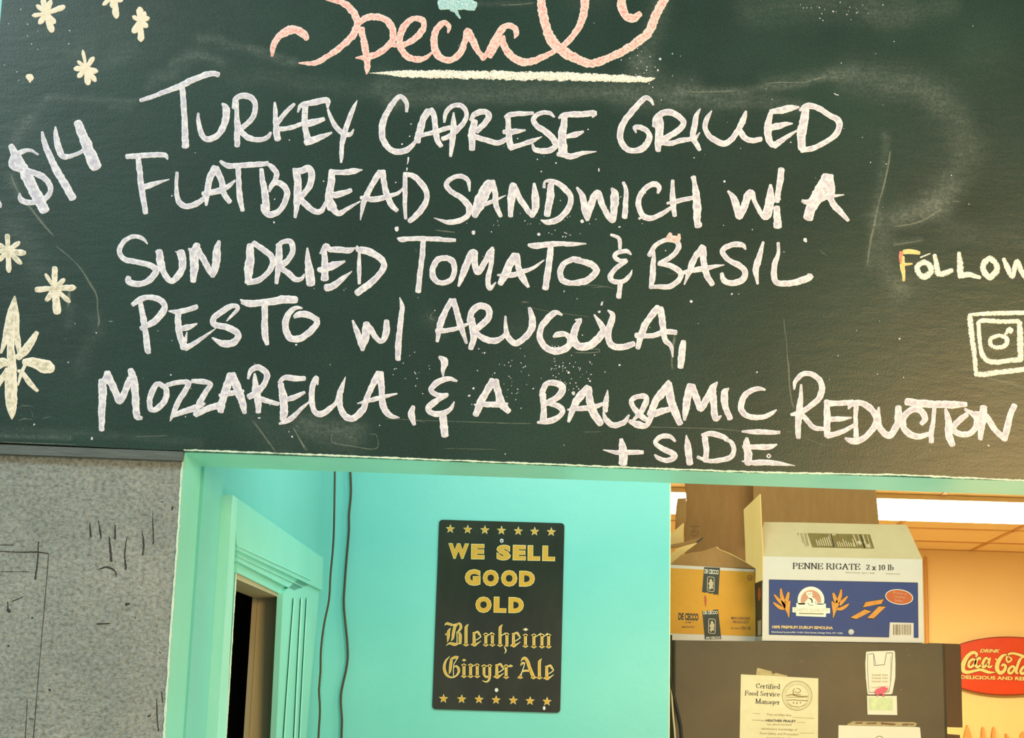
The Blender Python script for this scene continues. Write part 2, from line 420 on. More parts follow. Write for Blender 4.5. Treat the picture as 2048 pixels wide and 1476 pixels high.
# pier left of the serving opening: pieces for the painted face and the core
pier = MB()
top = ex(PJ, JA, JB, zl); bot = ex(PJ, JA, JB, 1.45)
pier.prism([(-2.6, Y0, 0), (bot, Y0, 0), (bot, Y0, 1.45), (top, Y0, zl), (top, Y0, ZTOP), (-2.6, Y0, ZTOP)][::1], (0, WT - .004, 0))
# board area recessed behind the sheet is covered by the sheet
pier.build('wall_front', M['grey'], kind='structure')
XR = 2.6
beam = MB()
beam.prism([(top, Y0 + .001, sofz(top) + .002), (XR, Y0 + .001, sofz(XR) + .002), (XR, Y0 + .001, ZTOP), (top, Y0 + .001, ZTOP)], (0, WT - .005, 0))
beam.build('wall_front', M['teal'], kind='structure')
mb = MB(); mb.box((XR - .5, Y0 + .001, 0), (XR, Y0 + WT - .004, sofz(XR - .5))); mb.build('wall_front', M['teal'], kind='structure')
# teal lining boards of the opening: jamb and soffit
mb = MB()
mb.prism([(bot + .0005, Y0 - .001, 0), (bot + .0005, Y0 - .001, 1.45), (top + .0005, Y0 - .001, zl), (top + .004, Y0 - .001, zl), (bot + .004, Y0 - .001, 1.45), (bot + .004, Y0 - .001, 0)], (0, WT + .004, 0))
mb.build('trim_1', M['tealtrim'], kind='structure')
mb = MB()
mb.prism([(top, Y0 - .001, sofz(top)), (XR, Y0 - .001, sofz(XR)), (XR, Y0 - .001, sofz(XR) - .004), (top + .004, Y0 - .001, sofz(top) - .004)], (0, WT + .002, 0))
mb.build('trim_2', M['tealtrim'], kind='structure')
# border pixels of the sheet along its lower edge
edge_pts = [(-160, 874), (0, 881), (365, 899), (500, 903.5), (700, 911.5), (1000, 923.5), (1300, 936), (1530, 944), (1800, 949), (2048, 960), (2260, 967)]
def lowy(x):
    for (a, ya), (b, yb) in zip(edge_pts, edge_pts[1:]):
        if a <= x <= b: return ya + (yb - ya) * (x - a) / (b - a)
    return edge_pts[-1][1]
# a thin unpainted rim along the lining
mb = MB()
pts = [(366, 901), (500, 906), (700, 914), (1000, 926), (1300, 938), (1530, 946), (1800, 951), (2060, 963)]
ribbon(mb, PF, [(x, lowy(x) + .8, 3.5) for x in range(368, 2070, 24)], h=.001, base=.0002, rough=.35)
ribbon(mb, PJ, [(366.5, 908, 4), (363, 950, 4.2), (355, 1080, 4.4), (344, 1230, 4.4), (327.5, 1476, 4.6), (325.5, 1500, 4)], h=.0008, base=.0015, rough=.3)
mb.build('trim_3', M['bead'], kind='structure')
# grey ledge board under the chalkboard on the left
mb = MB()
mb.poly(PJ, [(-700, 862), (366, 903), (364, 921), (-700, 881)], .014, .0145)
mb.build('trim_4', M['greytrim'], kind='structure')
# runs and cracks in the grey wall paint
mb = MB()
for s in ("445,410,3 448,480,7", "488,400,3 500,485,7", "570,420,3 570,490,8", "541,480,4 552,600,8", "628,480,2 618,560,5 622,640,8",
          "702,450,2 712,510,6 706,570,4", "755,350,2 760,515,5", "0,552,3 100,556,4 190,556,5 240,562,3", "190,505,5 186,600,5 174,690,4",
          "0,520,2 70,520,2", "0,652,2 140,652,2", "240,570,2 225,760,2 200,1050,2 165,1476,3", "135,1280,2 125,1476,3", "145,1380,3 165,1382,3",
          "775,1280,3 780,1400,5 785,1440,6", "800,1250,5 806,1300,3", "38,840,10 48,850,8", "625,815,14 640,812,6", "158,880,8 162,884,5",
          "480,912,5 540,908,5", "668,878,6 670,880,6", "40,1018,6 44,1020,6", "243,1235,6 247,1240,6", "735,1370,6 745,1362,4",
          "790,1050,4 795,1055,4", "855,330,6 850,345,5", "798,305,5 806,306,4", "490,640,3 530,630,5 570,650,5 575,680,3", "37,800,3 40,840,4", "60,800,3 110,778,3"):
    for P in parse(s, 0, 880, 2.476, 5): ribbon(mb, PJ, [(x, y, w * 1.5) for x, y, w in P], h=.0006, rough=.35)
mb.build('trim_5', M['dark'], kind='structure')
# upper left corner: teal wall standing proud of the board's left edge
mb = MB(); mb.poly(PJ, [(-400, -260), (40, -260), (30, 100), (0, 400), (-30, 860), (-400, 850)], .003, .0035); mb.build('trim_6', M['tealpale'], kind='structure')

# alcove: splayed left wall with a door, ceiling, rear wall
A0 = PJ.pt(365, 905); A1 = YP(YB).pt(668, 945)
sd = Vector((A1.x - (top + .010), YB - (Y0 + WT), 0)).normalized()
PS = Plane((top + .010, Y0 + WT, 0), (sd.y, -sd.x, 0))       # room-side face of the left wall
# splayed wall passes from the jamb's rear edge to the rear corner
def s_xy(y): return top + .010 + sd.x / sd.y * (y - (Y0 + WT))
def spt(y, z, off=0): p = Vector((s_xy(y), y, z)) + PS.n * off; return p
def syz(px, py, off=0): p = PS.pt(px, py, off); return p.y, p.z
dy0, _ = syz(474, 1144); dy1, _ = syz(567, 1190); dz = syz(520, 1166)[1]
mb = MB(); TH = -PS.n * .06
mb.prism([spt(Y0 + WT, 0), spt(dy0, 0), spt(dy0, dz), spt(dy1, dz), spt(dy1, 0), spt(YB, 0), spt(YB, 2.6), spt(Y0 + WT, 2.6)], TH)
mb.build('wall_left', M['teal'], kind='structure')
mb = MB(); mb.box((-2.6, Y0 + WT, 2.6), (XR, YB + .1, 2.66)); mb.build('ceiling', M['teal'], kind='structure')
mb = MB(); mb.box((-2.6, Y0 + WT, -.06), (XR, 9.2, 0)); mb.build('floor', M['floor'], kind='structure')
mb = MB(); mb.box((-2.6, -2.5, -.06), (XR, Y0 + WT, 0)); mb.build('floor', M['floor'], kind='structure')
PB = YP(YB); xw = PB.pt(1340, 1200).x
mb = MB(); mb.prism([(s_xy(YB) - .02, YB, 0), (xw, YB, 0), (PB.pt(1339.4, 1000).x, YB, 2.66), (s_xy(YB) - .02, YB, 2.66)], (0, .1, 0))
mb.build('wall_back', M['teal'], kind='structure')
# thin paint-rubbed corner bead at the free end of the wall
mb = MB(); ribbon(mb, PB, [(1340.5, 968, 3), (1339.5, 1200, 2.4), (1338, 1500, 2.4)], h=.0006); mb.build('trim_7', M['bead'], kind='structure')
# dark closet behind the door
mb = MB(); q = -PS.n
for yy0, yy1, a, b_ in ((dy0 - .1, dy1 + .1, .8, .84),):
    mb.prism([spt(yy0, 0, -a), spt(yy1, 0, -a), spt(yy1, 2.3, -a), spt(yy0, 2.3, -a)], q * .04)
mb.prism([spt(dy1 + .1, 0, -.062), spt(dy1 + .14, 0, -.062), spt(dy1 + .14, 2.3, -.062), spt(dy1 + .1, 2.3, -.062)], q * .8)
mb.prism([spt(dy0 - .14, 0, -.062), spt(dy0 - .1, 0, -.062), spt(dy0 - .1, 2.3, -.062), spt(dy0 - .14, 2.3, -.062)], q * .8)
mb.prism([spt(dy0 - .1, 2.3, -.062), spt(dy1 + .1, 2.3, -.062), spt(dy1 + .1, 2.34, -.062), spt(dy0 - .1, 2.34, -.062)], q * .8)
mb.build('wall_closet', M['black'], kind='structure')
# door casing
door = empty('door_1', spt((dy0 + dy1) / 2, 0), kind='structure')
def lowline(a, b, n=4): pass
def splate(name, pts, off, th, m, ext=True, **k):
    mb = MB(); P = [PS.pt(x, y, off) for x, y in pts]
    mb.prism(P, PS.n * -th); return mb.build(name, m, door, **k)
def down(a, b, z=0.0):     # continue pixel line a->b on the PS plane to the floor, as a pixel-free world helper
    A, B = PS.pt(*a), PS.pt(*b); return A, B
def leg(name, l0, l1, r0, r1, off, th, m):
    A, B, C, D = PS.pt(*l0, off), PS.pt(*l1, off), PS.pt(*r0, off), PS.pt(*r1, off)
    mb = MB(); a0 = Vector((B.x, B.y, 0)); b0 = Vector((D.x, D.y, 0))
    mb.prism([A, C, D, b0, a0, B], PS.n * -th); return mb.build(name, m, door)
leg('casing_leg', (465, 990), (434, 1476), (474.5, 996), (452, 1476), .019, .019, M['tealpale'])
leg('casing_leg', (566, 1186), (552, 1476), (645, 1112), (612, 1476), .012, .012, M['tealtrim'])
splate('head_casing', [(466, 990), (646, 1116), (645, 1181), (474.5, 1100)], .018, .018, M['tealtrim'])
splate('head_casing', [(474.5, 1099), (620, 1169), (588, 1181), (474.5, 1122)], .012, .012, M['tealtrim'])
splate('head_casing', [(474.5, 1121), (588, 1180), (567, 1191), (474.5, 1145)], .005, .0052, M['tealtrim'])
for px0, px1, wd in ((589, 569, 4), (604, 590, 5), (615, 600, 3.5)):
    mb = MB(); ribbon(mb, PS, [(px0, 1196, wd), ((px0 + px1) / 2, 1330, wd), (px1, 1476, wd), (px1 - 1, 1500, wd)], h=.004, base=.012, rough=.02, cap=False, step=12)
    mb.build('molding', M['tealpale'], door, smooth=True)
for (a, b_) in (((474, 1091), (622, 1160)), ((474, 1111), (606, 1174))):
    mb = MB(); ribbon(mb, PS, [(*a, 2.5), (*b_, 2)], h=.003, base=.0175 if a[1] < 1100 else .012, rough=.02, cap=False, step=12)
    mb.build('molding', M['tealpale'], door, smooth=True)
# beige far jamb (seen through the opening) with its stop
J = [spt(dy1 - .012, 0, .001), spt(dy1 - .012, dz, .001), spt(dy1, dz, .001), spt(dy1, 0, .001)]
mb = MB(); mb.prism(J, q * .052); mb.build('jamb', M['beige'], door)
J = [spt(dy1 - .022, 0, -.0515), spt(dy1 - .022, dz, -.0515), spt(dy1, dz, -.0515), spt(dy1, 0, -.0515)]
mb = MB(); mb.prism(J, q * .0095); mb.build('door_stop', M['beige'], door)
J = [spt(dy0, dz - .012, .001), spt(dy1 - .024, dz - .012, .001), spt(dy1 - .024, dz, .001), spt(dy0, dz, .001)]
mb = MB(); mb.prism(J, q * .06); mb.build('jamb', M['beige'], door)
mb = MB(); ribbon(mb, PS, [(475, 1100, 2.6), (463, 1300, 3), (452, 1476, 3), (450, 1500, 3)], h=.0006, base=.0192 - .0185, rough=.2); mb.build('jamb_edge', M['bead'], door)
# faint joint and paint lines on the lining
# ---------------------------------------------------------------- kitchen behind
ZC = 2.65; YK = 8.96
PK = YP(YK); PC = ZP(ZC)
mb = MB(); mb.box((-1.6, YK, 0), (5.2, YK + .1, 3.0)); mb.build('wall_kitchen', M['yellowwall'], kind='structure')
mb = MB(); mb.box((5.0, YB, 0), (5.1, YK, 3.0)); mb.box((-1.7, YB + .1, 0), (-1.6, YK, 3.0)); mb.box((XR, YB - .1, 0), (5.0, YB, 3.0))
mb.build('wall_kitchen', M['yellowwall'], kind='structure')
mb = MB(); mb.box((XR, YB, -.06), (5.1, 9.2, 0)); mb.build('floor', M['floor'], kind='structure')
# suspended ceiling: the grid of bars is one mesh, every tile in view a part of the ceiling
P1, P2 = PC.pt(1790, 1053), PC.pt(1848, 1029)
gx = (P2 - P1).normalized(); gx = Vector((0, 1, 0)) if abs(gx.y) < .3 else gx
gx = Vector((max(min(gx.x, .5), -.5), 1, 0)).normalized(); 
Q1, Q2 = PC.pt(1850, 1057), PC.pt(2045, 1060.5)
gy = Vector((1, 0, 0))
ceil = empty('ceiling', (1.7, 6.5, ZC), kind='structure')
mb = MB(); mb.box((-1.6, YB + .1, ZC + .03), (5.1, YK + .1, ZC + .06)); mb.build('ceiling_slab', M['yellowwall'], ceil)
ys = [PC.pt(1940, 1107.5).y, PC.pt(1940, 1083.5).y, PC.pt(1940, 1058.5).y]
dyv = (ys[0] - ys[2]) / 2
rows = [ys[0] - i * dyv for i in range(0, 9)] + [YK]
rows = sorted(set(round(r, 3) for r in rows if r > 4.2)); 
a0 = P1.x
sl = gx.x / gx.y
tiles_me = None; bars = MB()
LY0, LY1 = PC.pt(1800, 989).y, PC.pt(1800, 1027).y
for i in range(len(rows) - 1):
    yA, yB = rows[i], rows[i+1]
    bars.box((-1.5, yB - .011, ZC - .004), (4.9, yB + .011, ZC + .004))
    for k in range(-3, 5):
        xa = a0 + k * .6 + sl * ((yA + yB) / 2 - P1.y)
        if xa > 4.3 or xa < -.2 or yB < 5.9: continue
        mb = MB(); s0 = sl * (yB - yA) / 2
        mb.prism([(xa + .012 - s0, yA + .012, ZC), (xa + .588 - s0, yA + .012, ZC), (xa + .588 + s0, yB - .012, ZC), (xa + .012 + s0, yB - .012, ZC)], (0, 0, .02))
        mb.build('ceiling_tile', M['tile'], ceil)
for k in range(-3, 6):
    x_a = a0 + k * .6 + sl * (5.0 - P1.y); x_b = a0 + k * .6 + sl * (YK - P1.y)
    bars.prism([(x_a - .011, 5.0, ZC - .004), (x_a + .011, 5.0, ZC - .004), (x_b + .011, YK, ZC - .004), (x_b - .011, YK, ZC - .004)], (0, 0, .008))
bars.build('ceiling_grid', M['tbar'], ceil)
# fluorescent fixtures along the ceiling
def troffer(x0, x1, lab):
    t = empty('ceiling_light', ((x0 + x1) / 2, (LY0 + LY1) / 2, ZC - .03), label=lab, cat='light', group=None)
    mb = MB(); mb.box((x0, LY0 - .02, ZC - .022), (x1, LY1 + .02, ZC - .002)); mb.build('lamp_frame', M['lampframe'], t)
    mb = MB(); mb.box((x0 + .01, LY0, ZC - .034), (x1 - .01, LY1, ZC - .0225)); mb.build('diffuser', M['lampwhite'], t)
xa = PC.pt(1295, 990).x; xm = PC.pt(1600, 1005).x
troffer(xa, xm - .01, 'long bright kitchen ceiling light glowing at the teal wall edge above the ochre carton')
troffer(xm + .01, xm + 1.75, 'long bright kitchen ceiling light shining above the white carton, nearest the right frame edge')

# ---------------------------------------------------------------- chalkboard
bl, br, bt = -160, 2260, -260
board = empty('chalkboard', PF.pt(1024, 925), label='wide black chalkboard with handwritten sandwich special above the serving opening', cat='chalkboard')
STEP = 4.0
def leftx(y): return 4 - .09 * y
ny_ = 290; nx_ = int((br - 4) / STEP)
gxs = np.linspace(0, 1, nx_ + 1); gys = np.linspace(0, 1, ny_ + 1)
PXG = np.zeros((ny_ + 1, nx_ + 1)); PYG = np.zeros_like(PXG)
for j, v in enumerate(gys):
    for i, u in enumerate(gxs):
        x = 4 + u * (br - 4); low = lowy(x); y = bt + v * (low - bt)
        x += -.09 * y * (1 - u); PXG[j, i] = x; PYG[j, i] = y
dust = np.zeros_like(PXG)
def dstroke(pts, wd, amt):
    global dust
    Q = catmull([(x, y, 0) for x, y in pts], max(3, wd * .4))
    acc = np.zeros_like(dust)
    for q in Q:
        d2 = (PXG - q[0]) ** 2 + (PYG - q[1]) ** 2
        acc = np.maximum(acc, np.exp(-d2 / (2 * (wd * .5) ** 2)))
    dust = dust + acc * amt
for pts, wd, amt in [
    ([(345, 125), (375, 112), (410, 112), (440, 125)], 12, .30), ([(360, 138), (400, 112), (450, 140), (480, 165)], 30, .10),
    ([(300, 170), (315, 155), (345, 150)], 16, .22), ([(400, 78), (440, 74)], 12, .28), ([(450, 85), (500, 100), (560, 118), (590, 125)], 14, .2),
    ([(95, 195), (150, 197), (220, 200), (270, 203)], 8, .28), ([(30, 275), (60, 235), (95, 198)], 12, .2), ([(30, 290), (32, 262), (60, 245)], 20, .18),
    ([(220, 215), (260, 218)], 8, .2), ([(210, 125), (250, 110), (262, 100)], 26, .16), ([(140, 110), (170, 100)], 26, .12), ([(150, 80), (230, 50), (300, 20)], 60, .12),
    ([(20, 355), (35, 385)], 12, .3), ([(22, 450), (50, 480), (70, 515), (75, 540)], 34, .17), ([(130, 590), (140, 620), (138, 650)], 16, .16),
    ([(190, 640), (196, 660), (170, 700), (160, 740)], 22, .14), ([(100, 600), (160, 800)], 90, .07),
    ([(520, 150), (600, 165), (700, 178), (800, 182)], 30, .15), ([(760, 165), (900, 172), (1100, 175), (1300, 172), (1380, 170)], 34, .22),
    ([(780, 205), (900, 195), (1050, 192), (1200, 188), (1330, 192), (1500, 200), (1600, 215)], 22, .3), ([(1240, 205), (1400, 210), (1480, 205)], 26, .2),
    ([(1360, 182), (1440, 183), (1530, 176), (1600, 168), (1640, 155), (1670, 150)], 12, .35), ([(1530, 166), (1570, 160), (1640, 150), (1700, 146)], 20, .2),
    ([(1700, 150), (1760, 165), (1830, 175), (1890, 210), (1925, 270), (1930, 310), (1900, 370), (1870, 400)], 44, .32),
    ([(1740, 150), (1800, 155), (1870, 185)], 70, .14), ([(1770, 270), (1772, 290), (1762, 360), (1750, 430), (1738, 530)], 12, .22),
    ([(1755, 430), (1765, 480), (1775, 540), (1800, 580)], 30, .3), ([(1790, 440), (1830, 430), (1885, 412)], 26, .35), ([(1810, 425), (1870, 405), (1900, 380)], 34, .22),
    ([(1870, 310), (1850, 360), (1840, 400)], 90, .14), ([(1980, 320), (2040, 400)], 90, .14), ([(1790, 488), (1840, 480)], 8, .25), ([(1900, 460), (2048, 480)], 40, .14),
    ([(1960, 95), (2000, 115)], 60, .14), ([(1500, 20), (1650, 10), (1800, 15)], 50, .2), ([(1740, 10), (1760, 40), (1800, 35), (1900, 10)], 30, .18),
    ([(1320, 10), (1310, 60), (1290, 110), (1270, 140)], 30, .28), ([(1280, 120), (1300, 140)], 30, .3), ([(1150, 0), (1200, 5)], 30, .1),
    ([(940, 12), (970, 8), (1060, 6)], 8, .2), ([(500, 95), (520, 102), (590, 126)], 12, .2), ([(0, 40), (60, 60), (90, 120)], 60, .1),
    ([(600, 845), (650, 870), (700, 880)], 40, .25), ([(620, 850), (720, 860)], 26, .25), ([(500, 830), (560, 890)], 50, .1), ([(900, 760), (1100, 720)], 80, .05),
    ([(1790, 600), (1830, 560)], 60, .15), ([(1720, 600), (1900, 640)], 160, .1), ([(1850, 700), (1980, 760)], 160, .1), ([(860, 640), (880, 660)], 24, .15),
    ([(300, 80), (500, 60), (700, 20)], 150, .08), ([(1950, 200), (2040, 250)], 140, .07), ([(1500, 230), (1750, 260)], 200, .06), ([(150, 0), (400, 30)], 160, .07),
    ([(0, 150), (20, 400), (40, 800)], 90, .05), ([(1040, 660), (1100, 690)], 50, .08), ([(0, 860), (200, 870), (400, 885)], 12, .15), ([(0, 872), (140, 876)], 6, .4)]:
    dstroke(pts, wd, amt * (.5 if wd >= 60 else 1))
dust = np.clip(dust, 0, .85)
vs = []; 
for j in range(ny_ + 1):
    for i in range(nx_ + 1): vs.append(tuple(PF.pt(PXG[j, i], PYG[j, i], 0)))
nv = len(vs); wn = nx_ + 1
fs = [(j*wn+i, (j+1)*wn+i, (j+1)*wn+i+1, j*wn+i+1) for j in range(ny_) for i in range(nx_)]
# rear and rim of the sheet
ring = [i for i in range(wn)] + [j*wn+nx_ for j in range(1, ny_+1)] + [ny_*wn+i for i in range(nx_-1, -1, -1)] + [j*wn for j in range(ny_-1, 0, -1)]
back = []
for r in ring: back.append(len(vs)); vs.append((vs[r][0], vs[r][1] + .011, vs[r][2]))
k = len(ring)
fs += [(ring[i], ring[(i+1) % k], back[(i+1) % k], back[i]) for i in range(k)] + [tuple(back[::-1])]
me = bpy.data.meshes.new('board_panel'); me.from_pydata(vs, [], fs); me.update()
at = me.attributes.new('dust', 'FLOAT', 'POINT'); arr = np.zeros(len(vs), dtype=np.float32); arr[:nv] = dust.ravel(); at.data.foreach_set('value', arr)
link('board_panel', me, M['board'], board)

